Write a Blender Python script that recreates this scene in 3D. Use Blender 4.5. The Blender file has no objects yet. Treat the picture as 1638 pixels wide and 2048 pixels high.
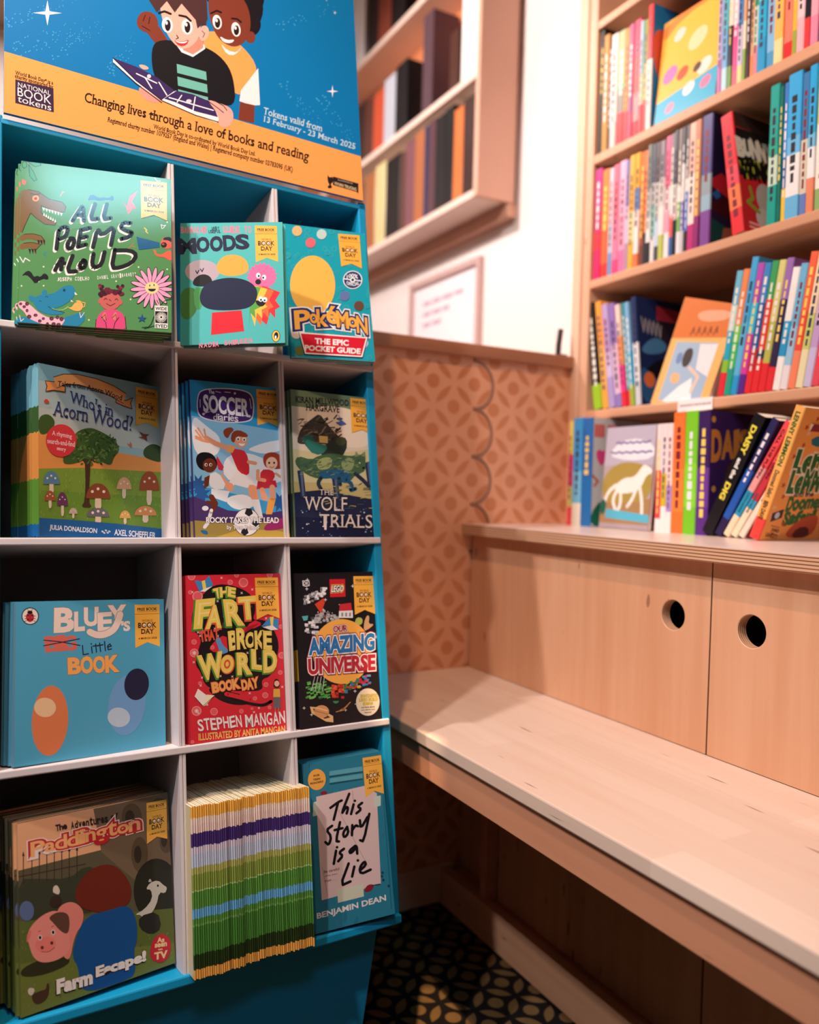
import bpy, math, random
from mathutils import Matrix, Vector
R = random.Random(7)
sc = bpy.context.scene
COL = sc.collection
PI = math.pi

# ------------------------------------------------------------------ camera
IMG_W, IMG_H, FPX = 1638.0, 2048.0, 1617.99
cam_data = bpy.data.cameras.new('camera')
cam_data.sensor_fit = 'VERTICAL'
cam_data.sensor_height = 36.0
cam_data.lens = FPX / IMG_H * 36.0
cam_data.clip_start = 0.02
cam_data.dof.use_dof = True
cam_data.dof.focus_distance = 1.08
cam_data.dof.aperture_fstop = 2.2
cam = bpy.data.objects.new('camera', cam_data)
COL.objects.link(cam)
yaw, pitch, roll = 0.5030, -0.0278, 0.0260
fw = Vector((math.sin(yaw)*math.cos(pitch), math.cos(yaw)*math.cos(pitch), math.sin(pitch)))
r0 = Vector((math.cos(yaw), -math.sin(yaw), 0))
u0 = r0.cross(fw)
cr = r0*math.cos(roll) + u0*math.sin(roll)
cu = u0*math.cos(roll) - r0*math.sin(roll)
cam.matrix_world = Matrix(((cr.x, cu.x, -fw.x, 0), (cr.y, cu.y, -fw.y, 0), (cr.z, cu.z, -fw.z, 0.9), (0, 0, 0, 1)))
sc.camera = cam

# ------------------------------------------------------------------ light and exposure
sc.view_settings.view_transform = 'Standard'
sc.view_settings.look = 'None'
sc.view_settings.gamma = 1.0
sc.view_settings.use_curve_mapping = False
sc.view_settings.exposure = 0.12
sc.cycles.use_denoising = True
sc.cycles.max_bounces = 6
sc.cycles.diffuse_bounces = 4
sc.cycles.sample_clamp_indirect = 4.0
world = bpy.data.worlds.new('world')
sc.world = world
world.use_nodes = True
world.node_tree.nodes['Background'].inputs[0].default_value = (1.0, 0.86, 0.78, 1)
world.node_tree.nodes['Background'].inputs[1].default_value = 0.10

def lamp(kind, name, loc, energy, color, target=None, **kw):
    d = bpy.data.lights.new(name, kind)
    d.energy = energy
    d.color = color
    for k, v in kw.items():
        setattr(d, k, v)
    o = bpy.data.objects.new(name, d)
    COL.objects.link(o)
    o.location = loc
    if target is not None:
        o.rotation_euler = (Vector(target) - Vector(loc)).to_track_quat('-Z', 'Y').to_euler()
    return o
WARM = (1.0, 0.85, 0.76)
NEUT = (1.0, 0.90, 0.84)
# ceiling spots over the aisle, then an added pin spot and two added panels
lamp('SPOT', 'ceiling_spot', (0.05, 0.65, 2.80), 84, (1.0, 0.60, 0.34), (0.85, 0.9, 0.6), spot_size=1.7, spot_blend=0.5, shadow_soft_size=0.022)
lamp('SPOT', 'ceiling_spot', (-0.72, 0.85, 2.80), 128, (1.0, 0.92, 0.88), (1.0, 1.0, 0.8), spot_size=1.5, spot_blend=0.5, shadow_soft_size=0.028)
lamp('SPOT', 'ceiling_spot', (-1.05, 0.12, 2.80), 150, NEUT, (0.22, 1.12, 0.80), spot_size=0.80, spot_blend=0.6, shadow_soft_size=0.05)
lamp('SPOT', 'ceiling_spot', (0.10, 2.20, 2.50), 105, (1.0, 0.88, 0.82), (1.52, 2.3, 1.75), spot_size=1.6, spot_blend=0.6, shadow_soft_size=0.04)
lamp('SPOT', 'added_pin_spot', (0.08, 0.68, 2.80), 400, (1.0, 0.66, 0.36), (0.716, 1.175, 0.0), spot_size=0.047, spot_blend=0.12, shadow_soft_size=0.015)  # extra narrow beam, added to make the golden patch on the carpet
lamp('AREA', 'added_panel_light', (-0.30, -0.73, 2.92), 10, (0.38, 0.78, 1.0), None, shape='RECTANGLE', size=0.55, size_y=0.34)  # unseen panel, added and sized to mirror as glare on the green cover
lamp('AREA', 'added_panel_light', (-0.6, 3.4, 2.96), 40, NEUT, None, shape='RECTANGLE', size=1.6, size_y=1.2)  # unseen panel added as soft fill beyond the partition

# ------------------------------------------------------------------ colour and material helpers
def lin(h):
    h = h.strip().lstrip('#')
    out = []
    for i in (0, 2, 4):
        c = int(h[i:i+2], 16)/255.0
        out.append(c/12.92 if c <= 0.04045 else ((c+0.055)/1.055)**2.4)
    return (out[0], out[1], out[2], 1.0)

def new_mat(name):
    m = bpy.data.materials.new(name)
    m.use_nodes = True
    nt = m.node_tree
    return m, nt, nt.nodes['Principled BSDF']

class NG:
    """small node-graph helper"""
    def __init__(s, nt): s.nt = nt
    def n(s, t, **kw):
        x = s.nt.nodes.new(t)
        for k, v in kw.items(): setattr(x, k, v)
        return x
    def put(s, sock, v):
        if isinstance(v, bpy.types.NodeSocket): s.nt.links.new(v, sock)
        else: sock.default_value = v
    def m(s, op, a, b=None, c=None, clamp=False):
        x = s.n('ShaderNodeMath', operation=op); x.use_clamp = clamp
        s.put(x.inputs[0], a)
        if b is not None: s.put(x.inputs[1], b)
        if c is not None: s.put(x.inputs[2], c)
        return x.outputs[0]
    def mix(s, f, a, b):
        x = s.n('ShaderNodeMix', data_type='RGBA')
        s.put(x.inputs[0], f); s.put(x.inputs[6], a); s.put(x.inputs[7], b)
        return x.outputs[2]
    def coord(s):
        return s.n('ShaderNodeTexCoord').outputs['Object']
    def xyz(s, v):
        x = s.n('ShaderNodeSeparateXYZ'); s.put(x.inputs[0], v); return x.outputs
    def map(s, v, scale=(1, 1, 1), loc=(0, 0, 0), rot=(0, 0, 0)):
        x = s.n('ShaderNodeMapping'); s.put(x.inputs[0], v)
        x.inputs[1].default_value = loc; x.inputs[2].default_value = rot; x.inputs[3].default_value = scale
        return x.outputs[0]
    def noise(s, v, scale, detail=3, rough=0.5):
        x = s.n('ShaderNodeTexNoise'); s.put(x.inputs['Vector'], v)
        x.inputs['Scale'].default_value = scale; x.inputs['Detail'].default_value = detail; x.inputs['Roughness'].default_value = rough
        return x.outputs[0]
    def ramp(s, f, lo, hi):
        x = s.n('ShaderNodeMapRange'); x.interpolation_type = 'SMOOTHSTEP'
        s.put(x.inputs[0], f); x.inputs[1].default_value = lo; x.inputs[2].default_value = hi
        return x.outputs[0]
    def bump(s, h, strength, dist=0.001):
        x = s.n('ShaderNodeBump'); x.inputs['Strength'].default_value = strength; x.inputs['Distance'].default_value = dist
        s.put(x.inputs['Height'], h); return x.outputs[0]

_M = {}
def board_mat(name, hexcol, rough=0.6, spec=0.4, vary=0.06, scale=40.0, coat=0.0):
    """painted board / paper with a faint mottled tone"""
    if name in _M: return _M[name]
    m, nt, b = new_mat(name); g = NG(nt)
    c = lin(hexcol)
    n = g.noise(g.coord(), scale, 4)
    dark = tuple(x*(1-vary*2) for x in c[:3]) + (1,)
    lite = tuple(min(1, x*(1+vary)) for x in c[:3]) + (1,)
    g.put(b.inputs['Base Color'], g.mix(n, dark, lite))
    b.inputs['Roughness'].default_value = rough
    b.inputs['Specular IOR Level'].default_value = spec
    b.inputs['Coat Weight'].default_value = coat
    _M[name] = m
    return m

def print_mat(name, rough, coat, crough=0.2):
    """printed stock: flat inks come from the mesh's own ink colours"""
    if name in _M: return _M[name]
    m, nt, b = new_mat(name); g = NG(nt)
    a = g.n('ShaderNodeVertexColor'); a.layer_name = 'ink'
    n = g.noise(g.coord(), 900.0, 2)
    f = g.m('MULTIPLY_ADD', n, 0.10, 0.95)
    x = g.n('ShaderNodeMix', data_type='RGBA'); x.blend_type = 'MULTIPLY'
    x.inputs[0].default_value = 1.0
    g.put(x.inputs[6], a.outputs[0])
    cb = g.n('ShaderNodeCombineColor')
    for i in range(3): g.put(cb.inputs[i], f)
    g.put(x.inputs[7], cb.outputs[0])
    g.put(b.inputs['Base Color'], x.outputs[2])
    b.inputs['Roughness'].default_value = rough
    b.inputs['Coat Weight'].default_value = coat
    b.inputs['Coat Roughness'].default_value = crough
    b.inputs['Specular IOR Level'].default_value = 0.12
    _M[name] = m
    return m

def birch_mat(name, light, dark, grain='Z', scale=1.0, rough=0.5, specks=True):
    """pale birch plywood face, figure running along one axis"""
    if name in _M: return _M[name]
    m, nt, b = new_mat(name); g = NG(nt)
    v = g.coord()
    st = {'X': (1.2, 22, 22), 'Y': (22, 1.2, 22), 'Z': (22, 22, 1.2)}[grain]
    fig = g.noise(g.map(v, tuple(s*scale for s in st)), 1.6, 5, 0.55)
    broad = g.noise(g.map(v, tuple(s*scale*0.25 for s in st)), 1.3, 3, 0.6)
    f = g.m('ADD', g.m('MULTIPLY', fig, 0.45), g.m('MULTIPLY', broad, 0.55))
    c = g.mix(g.ramp(f, 0.3, 0.72), lin(light), lin(dark))
    if specks:
        sp = g.noise(g.map(v, tuple((s if s > 3 else 7.0) for s in st), (3.1, 1.7, 0.4)), 3.2, 0)
        c = g.mix(g.m('MULTIPLY', g.ramp(sp, 0.815, 0.86), 0.6), c, lin('6b4028'))
    g.put(b.inputs['Base Color'], c)
    b.inputs['Roughness'].default_value = rough
    b.inputs['Specular IOR Level'].default_value = 0.35
    g.put(b.inputs['Normal'], g.bump(fig, 0.05))
    _M[name] = m
    return m

def plank_mat(name):
    """butcher-block bench top: narrow staves along Y"""
    m, nt, b = new_mat(name); g = NG(nt)
    v = g.coord()
    o = g.xyz(v)
    br = g.n('ShaderNodeTexBrick')
    cm = g.n('ShaderNodeCombineXYZ'); g.put(cm.inputs[0], o[1]); g.put(cm.inputs[1], o[0])
    g.put(br.inputs['Vector'], cm.outputs[0])
    br.offset = 0.37; br.squash = 1.0
    br.inputs['Scale'].default_value = 1.0
    br.inputs['Brick Width'].default_value = 0.62
    br.inputs['Row Height'].default_value = 0.058
    br.inputs['Mortar Size'].default_value = 0.0005
    br.inputs['Mortar Smooth'].default_value = 0.4
    br.inputs['Color1'].default_value = lin('e0cabd'); br.inputs['Color2'].default_value = lin('d6bdaf')
    br.inputs['Mortar'].default_value = lin('d8bcab')
    st = (26, 1.5, 26)
    fig = g.noise(g.map(v, st), 1.8, 5, 0.55)
    c = g.mix(g.m('MULTIPLY', g.ramp(fig, 0.42, 0.75), 0.35), br.outputs[0], lin('d0a894'))
    sp = g.noise(g.map(v, (16, 1.6, 30), (0.3, 5.2, 1.0)), 6.0, 0)
    c = g.mix(g.m('MULTIPLY', g.ramp(sp, 0.80, 0.85), 0.75), c, lin('5a3420'))
    g.put(b.inputs['Base Color'], c)
    b.inputs['Roughness'].default_value = 0.42
    b.inputs['Specular IOR Level'].default_value = 0.4
    g.put(b.inputs['Normal'], g.bump(fig, 0.04))
    return m

def plyedge_mat(name, axis=2, period=0.0042):
    """plywood edge: alternating thin veneers"""
    m, nt, b = new_mat(name); g = NG(nt)
    v = g.coord(); o = g.xyz(v)
    wob = g.noise(g.map(v, (3, 3, 3)), 2.0, 2)
    t = g.m('FRACT', g.m('DIVIDE', g.m('ADD', o[axis], g.m('MULTIPLY', wob, 0.0006)), period))
    lay = g.ramp(g.m('ABSOLUTE', g.m('SUBTRACT', t, 0.5)), 0.10, 0.24)
    streak = g.noise(g.map(v, (60, 6, 60)), 3.0, 3)
    dark = g.mix(streak, lin('6f4531'), lin('8a5a42'))
    g.put(b.inputs['Base Color'], g.mix(lay, dark, lin('d6a888')))
    b.inputs['Roughness'].default_value = 0.55
    return m

def lattice(g, a, b_, a0, b0, half, rdot=0.22, pw=0.125, pl=0.37, soft=0.02):
    """mask of dots and leaf shapes on a diagonal grid (interlocking-circle pattern)"""
    da = g.m('SUBTRACT', a, a0); db = g.m('SUBTRACT', b_, b0)
    fs = []
    for e in ('ADD', 'SUBTRACT'):
        u = g.m('DIVIDE', g.m(e, da, db), 2*half)
        fs.append(g.m('SUBTRACT', g.m('FRACT', g.m('ADD', u, 1000.5)), 0.5))
    fu, fv = fs
    rad = g.m('SQRT', g.m('ADD', g.m('MULTIPLY', fu, fu), g.m('MULTIPLY', fv, fv)))
    dot = g.m('SUBTRACT', 1.0, g.ramp(rad, rdot-soft, rdot+soft))
    leaves = []
    for p, q in ((fu, fv), (fv, fu)):
        d = g.m('SUBTRACT', 0.5, g.m('ABSOLUTE', p))
        k = g.m('DIVIDE', q, pl)
        wid = g.m('MULTIPLY', g.m('SUBTRACT', 1.0, g.m('MULTIPLY', k, k)), pw)
        leaves.append(g.ramp(g.m('SUBTRACT', wid, d), -soft, soft))
    return g.m('MAXIMUM', dot, g.m('MAXIMUM', leaves[0], leaves[1]))

def pattern_wall_mat():
    m, nt, b = new_mat('stencilled_plywood'); g = NG(nt)
    v = g.coord(); o = g.xyz(v)
    k = lattice(g, o[0], o[2], 0.875, 1.134, 0.0525, rdot=0.205, pw=0.105, pl=0.365, soft=0.03)
    worn = g.m('MULTIPLY_ADD', g.noise(v, 5.0, 3), 0.6, 0.35, clamp=True)
    fig = g.noise(g.map(v, (20, 20, 1.5)), 1.5, 4)
    base = g.mix(fig, lin('ecb294'), lin('de9e7a'))
    ink = g.mix(fig, lin('ca7c4a'), lin('be6c3a'))
    g.put(b.inputs['Base Color'], g.mix(g.m('MULTIPLY', k, worn), base, ink))
    b.inputs['Roughness'].default_value = 0.5
    return m

def carpet_mat():
    m, nt, b = new_mat('patterned_carpet'); g = NG(nt)
    v = g.coord(); o = g.xyz(v)
    wob = g.noise(v, 55.0, 2)
    k = lattice(g, o[0], o[1], 0.784, 1.1875, 0.0440, rdot=0.22, pw=0.135, pl=0.37, soft=0.03)
    pile = g.noise(v, 700.0, 2)
    ink = g.mix(pile, lin('54402c'), lin('86683f'))
    base = g.mix(pile, lin('0c0a0b'), lin('1c1819'))
    g.put(b.inputs['Base Color'], g.mix(g.m('MULTIPLY', k, g.m('MULTIPLY_ADD', wob, 0.5, 0.6, clamp=True)), base, ink))
    b.inputs['Roughness'].default_value = 0.95
    b.inputs['Specular IOR Level'].default_value = 0.1
    g.put(b.inputs['Normal'], g.bump(pile, 0.4, 0.002))
    return m

# ------------------------------------------------------------------ mesh helpers
class MB:
    """collects faces, each with a material slot and an ink colour, and links them as one mesh object"""
    def __init__(s): s.v = []; s.f = []; s.mi = []; s.c = []
    def face(s, pts, col=(1, 1, 1, 1), mi=0):
        i = len(s.v); s.v.extend(tuple(p) for p in pts); s.f.append(tuple(range(i, i+len(pts)))); s.mi.append(mi); s.c.append(col)
    def mesh(s, verts, faces, col=(1, 1, 1, 1), mi=0):
        i = len(s.v); s.v.extend(tuple(p) for p in verts)
        for f in faces: s.f.append(tuple(i+k for k in f)); s.mi.append(mi); s.c.append(col)
    def box(s, lo, hi, col=(1, 1, 1, 1), mi=0):
        (a, b, c), (d, e, f) = lo, hi
        vs = [(a, b, c), (d, b, c), (d, e, c), (a, e, c), (a, b, f), (d, b, f), (d, e, f), (a, e, f)]
        s.mesh(vs, [(0, 3, 2, 1), (4, 5, 6, 7), (0, 1, 5, 4), (1, 2, 6, 5), (2, 3, 7, 6), (3, 0, 4, 7)], col, mi)
    def tube(s, pts, r, n=8, col=(1, 1, 1, 1), mi=0):
        rings = []
        for i, p in enumerate(pts):
            p = Vector(p)
            t = (Vector(pts[min(i+1, len(pts)-1)]) - Vector(pts[max(i-1, 0)])).normalized()
            a = t.orthogonal().normalized() if i == 0 else (rings_a - t*rings_a.dot(t)).normalized()
            rings_a = a; bb = t.cross(a)
            rings.append([p + (a*math.cos(2*PI*k/n) + bb*math.sin(2*PI*k/n))*r for k in range(n)])
        vs = [q for ring in rings for q in ring]
        fs = []
        for i in range(len(rings)-1):
            for k in range(n):
                fs.append((i*n+k, i*n+(k+1) % n, (i+1)*n+(k+1) % n, (i+1)*n+k))
        fs.append(tuple(range(n))[::-1]); fs.append(tuple((len(rings)-1)*n+k for k in range(n)))
        s.mesh(vs, fs, col, mi)
    def build(s, name, mats, parent=None, ink=False, bevel=0.0, matrix=None, segs=2):
        me = bpy.data.meshes.new(name)
        me.from_pydata(s.v, [], s.f)
        for m in (mats if isinstance(mats, (list, tuple)) else [mats]): me.materials.append(m)
        me.polygons.foreach_set('material_index', s.mi)
        if ink:
            at = me.color_attributes.new('ink', 'FLOAT_COLOR', 'CORNER')
            buf = []
            for f, c in zip(s.f, s.c): buf.extend(list(c)*len(f))
            at.data.foreach_set('color', buf)
        me.update()
        o = bpy.data.objects.new(name, me)
        COL.objects.link(o)
        if parent is not None: o.parent = parent
        if matrix is not None: o.matrix_local = matrix
        if bevel > 0:
            bv = o.modifiers.new('edge', 'BEVEL'); bv.width = bevel; bv.segments = segs; bv.limit_method = 'ANGLE'
        return o

def thing(name, label, cat, matrix=None, group=None):
    o = bpy.data.objects.new(name, None)
    o.empty_display_size = 0.05
    COL.objects.link(o)
    if matrix is not None: o.matrix_world = matrix
    return tag(o, label, cat, group)
def tag(o, label, cat, group=None):
    o['label'] = label; o['category'] = cat
    if group: o['group'] = group
    return o
def structure(o):
    o['kind'] = 'structure'
    return o
def copy_tree(o, label, matrix=None, group=None):
    c = o.copy(); COL.objects.link(c)
    c['label'] = label
    if group: c['group'] = group
    if matrix is not None: c.matrix_world = matrix
    for ch in list(o.children):
        d = ch.copy(); COL.objects.link(d); d.parent = c
        for g2 in list(ch.children):
            e = g2.copy(); COL.objects.link(e); e.parent = d
    return c

# ------------------------------------------------------------------ printed artwork on flat sheets
def homography(src, dst):
    A = []; B = []
    for (x, y), (u, v) in zip(src, dst):
        A.append([x, y, 1, 0, 0, 0, -u*x, -u*y]); B.append(u)
        A.append([0, 0, 0, x, y, 1, -v*x, -v*y]); B.append(v)
    n = 8
    M = [A[i] + [B[i]] for i in range(n)]
    for i in range(n):
        p = max(range(i, n), key=lambda r: abs(M[r][i])); M[i], M[p] = M[p], M[i]
        for r in range(n):
            if r != i:
                k = M[r][i]/M[i][i]
                M[r] = [a - k*b for a, b in zip(M[r], M[i])]
    return [M[i][n]/M[i][i] for i in range(n)]

_TXT = {}
def text_mesh(s, bold=0.0, slab=False):
    key = (s, bold, slab)
    if key in _TXT: return _TXT[key]
    cu_ = bpy.data.curves.new('lettering', 'FONT')
    cu_.body = s; cu_.resolution_u = 3; cu_.offset = bold
    cu_.space_line = 0.95
    o = bpy.data.objects.new('lettering', cu_)
    COL.objects.link(o)
    dg = bpy.context.evaluated_depsgraph_get()
    me = bpy.data.meshes.new_from_object(o.evaluated_get(dg))
    vs = [(v.co.x, v.co.y) for v in me.vertices]; fs = [tuple(p.vertices) for p in me.polygons]
    if slab:
        cnt = {}
        for f in fs:
            for i in range(len(f)):
                e = (min(f[i], f[i-1]), max(f[i], f[i-1])); cnt[e] = cnt.get(e, 0) + 1
        for (i, j), k in list(cnt.items()):
            if k != 1: continue
            (xa, ya), (xb, yb) = vs[i], vs[j]
            L = abs(xa-xb)
            if abs(ya-yb) < 0.006 and 0.03 < L < 0.17:
                c, h = (xa+xb)/2, (0.055 if ya < 0.2 else -0.055)
                w = L/2 + 0.062; n0 = len(vs)
                vs += [(c-w, ya), (c+w, ya), (c+w, ya+h), (c-w, ya+h)]; fs.append((n0, n0+1, n0+2, n0+3) if h > 0 else (n0+3, n0+2, n0+1, n0))
    bpy.data.objects.remove(o); bpy.data.curves.remove(cu_); bpy.data.meshes.remove(me)
    xs = [v[0] for v in vs] or [0, 1]; ys = [v[1] for v in vs] or [0, 1]
    _TXT[key] = (vs, fs, (min(xs), max(xs), min(ys), max(ys)))
    return _TXT[key]

class Art:
    """flat inks laid over a sheet: coordinates of a drawing sheet are mapped on to the sheet's own plane (x, z)"""
    def __init__(s, mb, src=None, dst=None, y0=0.0, step=0.0000015, org=(0, 0), k=1.0):
        s.mb = mb; s.h = homography(src, dst) if src else None; s.n = 0; s.y0 = y0; s.step = step
        s.clip = None
    def P(s, x, y):
        if s.h is None: return (x, y)
        h = s.h; d = h[6]*x + h[7]*y + 1
        return ((h[0]*x + h[1]*y + h[2])/d, (h[3]*x + h[4]*y + h[5])/d)
    def cut(s, q):
        if s.clip is None: return q
        x0, x1, z0, z1 = s.clip
        for ax, lim, sg in ((0, x0, 1), (0, x1, -1), (1, z0, 1), (1, z1, -1)):
            out = []
            for i in range(len(q)):
                a, b = q[i-1], q[i]
                ia, ib = (a[ax]-lim)*sg >= 0, (b[ax]-lim)*sg >= 0
                if ia != ib:
                    t = (lim-a[ax])/(b[ax]-a[ax]); out.append((a[0]+(b[0]-a[0])*t, a[1]+(b[1]-a[1])*t))
                if ib: out.append(b)
            q = out
            if len(q) < 3: return []
        return q
    def lay(s): s.n += 1; return s.y0 - s.step*s.n
    def poly(s, pts, col, raw=False):
        y = s.lay(); c = lin(col)
        q = s.cut([(p if raw else s.P(*p)) for p in pts])
        if len(q) < 3: return
        ar = sum(q[i][0]*q[(i+1) % len(q)][1] - q[(i+1) % len(q)][0]*q[i][1] for i in range(len(q)))
        if ar < 0: q = q[::-1]
        s.mb.face([(a, y, b) for a, b in q], c)
    def disc(s, cx, cy, rx, ry=None, col='ffffff', rot=0, n=28, a0=0, a1=360):
        ry = rx if ry is None else ry
        t = math.radians(rot); pts = []
        full = abs(a1-a0) >= 360
        for i in range(n + (0 if full else 1)):
            a = math.radians(a0 + (a1-a0)*i/n)
            x, y = rx*math.cos(a), ry*math.sin(a)
            pts.append((cx + x*math.cos(t) - y*math.sin(t), cy + x*math.sin(t) + y*math.cos(t)))
        s.poly(pts, col)
    def blob(s, pts, col, it=2):
        for _ in range(it):
            q = []
            for i in range(len(pts)):
                a, b = pts[i], pts[(i+1) % len(pts)]
                q += [(a[0]*.75+b[0]*.25, a[1]*.75+b[1]*.25), (a[0]*.25+b[0]*.75, a[1]*.25+b[1]*.75)]
            pts = q
        s.poly(pts, col)
    def stroke(s, pts, w, col, close=False, smooth=0):
        for _ in range(smooth):
            q = [pts[0]]
            for i in range(len(pts)-1):
                a, b = pts[i], pts[i+1]
                q += [(a[0]*.75+b[0]*.25, a[1]*.75+b[1]*.25), (a[0]*.25+b[0]*.75, a[1]*.25+b[1]*.75)]
            pts = q + [pts[-1]]
        if close: pts = list(pts) + [pts[0]]
        y = s.lay(); c = lin(col); r = w/2
        for i in range(len(pts)-1):
            (x0, y0), (x1, y1) = pts[i], pts[i+1]
            L = math.hypot(x1-x0, y1-y0) or 1
            nx, ny = -(y1-y0)/L*r, (x1-x0)/L*r
            q = [s.P(x0+nx, y0+ny), s.P(x1+nx, y1+ny), s.P(x1-nx, y1-ny), s.P(x0-nx, y0-ny)]
            q = s.cut(q)
            if len(q) > 2: s.mb.face([(a, y-(i % 2)*6e-7, b) for a, b in q], c)
        y2 = y - 1.4e-6
        for (x, yy) in pts:
            q = [s.P(x + r*math.cos(k*PI/4), yy + r*math.sin(k*PI/4)) for k in range(8)]
            q = s.cut(q)
            if len(q) > 2: s.mb.face([(a, y2, b) for a, b in q], c)
    def text(s, t, tl, tr, bl, col, bold=0.0, out=None, ow=0.03, arc=0.0, slab=False):
        """lettering squeezed into the parallelogram tl-tr-bl of the drawing sheet"""
        bb = text_mesh(t, 0.0, slab)[2]
        for b, c in (([(bold+ow, out)] if out else []) + [(bold, col)]):
            vs, fs, _ = text_mesh(t, b, slab)
            y = s.lay(); cc = lin(c); pts = []
            for vx, vy in vs:
                a = (vx-bb[0])/(bb[1]-bb[0]); d = 1-(vy-bb[2])/(bb[3]-bb[2])
                e = arc*4*(a-.5)**2
                px = tl[0] + (tr[0]-tl[0])*a + (bl[0]-tl[0])*d
                py = tl[1] + (tr[1]-tl[1])*a + (bl[1]-tl[1])*d + e
                q = s.P(px, py); pts.append((q[0], y, q[1]))
            s.mb.mesh(pts, fs, cc)
    def word(s, t, tl, tr, bl, col, bold=0.0, amp=0.06, seed=1, out=None, ow=0.03):
        """hand lettering: every letter a little taller, lower or turned than its neighbour"""
        rr = random.Random(seed); n = len(t)
        wid = [0.45 if ch in "iIl'!.:" else (1.3 if ch in 'MWmw' else 1.0) for ch in t]; tot = sum(wid); x = 0.0
        ex = (tr[0]-tl[0], tr[1]-tl[1]); ey = (bl[0]-tl[0], bl[1]-tl[1])
        for ch, w_ in zip(t, wid):
            a0, a1 = x/tot + .006, (x+w_)/tot - .02*min(1, w_)
            x += w_
            if ch == ' ': continue
            j0, j1, j2 = rr.uniform(-amp, amp), rr.uniform(-amp, amp), rr.uniform(-amp, amp)
            low = 0.28 if ch in 'acemnorsuvwxz' else 0.0
            g = lambda a, d: (tl[0]+ex[0]*a+ey[0]*d, tl[1]+ex[1]*a+ey[1]*d)
            s.text(ch, g(a0, low+j0), g(a1, low+j1), g(a0+j2*.3*(a1-a0), 1+j2+(.25 if ch in 'gpqyj' else 0)), col, bold, out, ow)

# ------------------------------------------------------------------ room shell
XW, XC, XS, XB = 0.9575, 0.9828, 0.6463, 1.252      # worktop edge, door plane, bench edge, bookcase edge
ZW, ZS, ZR, YP = 0.8286, 0.5112, 1.2212, 1.50
DUSK = board_mat('shop_wall', 'a8907f', 0.7, 0.3, 0.02, 3.0)
WHITE = board_mat('white_paint', 'f2e6e3', 0.6, 0.3, 0.02, 3.0)
PINKW = board_mat('pale_painted_wood', 'e8c3b0', 0.5, 0.35, 0.03, 12.0)
m = MB(); m.box((-2.4, -1.7, -0.06), (1.6, 4.4, 0.0)); structure(m.build('floor', carpet_mat()))
m = MB(); m.box((-2.4, -1.7, 3.0), (1.6, 4.4, 3.06)); structure(m.build('ceiling', DUSK))
m = MB(); m.box((1.52, -1.7, 0), (1.6, 4.4, 3.0)); structure(m.build('wall_right', WHITE))
m = MB(); m.box((-2.4, 4.3, 0), (1.52, 4.4, 3.0)); structure(m.build('wall_back', WHITE))
m = MB(); m.box((-2.4, -1.7, 0), (-2.3, 4.3, 3.0)); structure(m.build('wall_left', DUSK))
m = MB(); m.box((-2.3, -1.7, 0), (1.52, -1.6, 3.0)); structure(m.build('wall_front', DUSK))
m = MB(); m.box((-1.6, YP, 0), (XB, YP+0.05, ZR-0.029)); structure(m.build('wall_end', pattern_wall_mat()))
RAIL = birch_mat('oak_rail', 'b98468', 'a06a50', 'X')
m = MB(); m.box((-1.61, YP-0.012, ZR-0.029), (XB-0.002, YP+0.062, ZR)); structure(m.build('trim_1', RAIL, bevel=0.003))
m = MB(); m.box((-1.6, YP-0.014, 0.0), (XB-0.3, YP, 0.082)); structure(m.build('baseboard_end', PINKW, bevel=0.003))
# scalloped seam between the two wall boards, following the stencil circles
pts = [(0.9785, YP-0.0005, 1.192)]
for k in range(4):
    zc = 1.134 - 0.105*k
    for i in range(13):
        a = PI/2 - PI*i/12
        pts.append((0.9785 + 0.0495*math.cos(a), YP-0.0005, zc + 0.0525*math.sin(a)))
m = MB(); m.tube(pts, 0.0032, 6); structure(m.build('trim_2', board_mat('seam_filler', '9a7464', 0.7)))

# ------------------------------------------------------------------ bench with storage base
BIRCH = birch_mat('birch_face', 'deab8a', 'cf9470', 'Z')
BIRCHY = birch_mat('birch_rail', 'd39b7c', 'c28466', 'Y')
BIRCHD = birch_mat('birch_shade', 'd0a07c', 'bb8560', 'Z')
PLY = plyedge_mat('plywood_edge', 2, 0.0049)
PLYY = plyedge_mat('plywood_edge_round', 1, 0.0042)
INSIDE = board_mat('cupboard_inside', '3a2a22', 0.9)
NEAR = -0.9
bench = thing('bench', 'long pale wooden bench seat with plywood storage base', 'bench', Matrix.Translation((0.8, 0.5, 0)))
inv = Matrix.Translation((-0.8, -0.5, 0))
def sub(mb, name, mat, parent, bevel=0.0, origin=inv, ink=False):
    return mb.build(name, mat, parent, ink, bevel, origin.copy())
m = MB(); m.box((XS, NEAR, ZS-0.0215), (XC+0.004, YP-0.001, ZS)); sub(m, 'seat', plank_mat('butcher_block'), bench, 0.0025)
m = MB(); m.box((XS+0.006, NEAR, ZS-0.074), (XS+0.026, YP-0.001, ZS-0.0215)); sub(m, 'apron', BIRCHY, bench, 0.0015)
m = MB(); m.box((0.917, NEAR, 0.0), (0.94, YP-0.016, 0.075)); sub(m, 'plinth', birch_mat('birch_plinth', 'd9a98a', 'c89273', 'Y'), bench, 0.002)
m = MB(); m.box((0.94, NEAR, 0.03), (0.975, YP-0.016, 0.066)); sub(m, 'bottom_rail', BIRCHY, bench, 0.001)
m = MB(); m.box((0.93, 1.331, 0.066), (0.975, 1.352, ZS-0.0215)); sub(m, 'upright', BIRCHY, bench, 0.001)
for (a, b) in ((0.8125, 1.3295), (0.29, 0.8085), (-0.24, 0.286), (-0.77, -0.244)):
    m = MB(); m.box((0.958, a, 0.067), (0.975, b, ZS-0.024)); sub(m, 'base_panel', BIRCHD, bench, 0.001)
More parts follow.
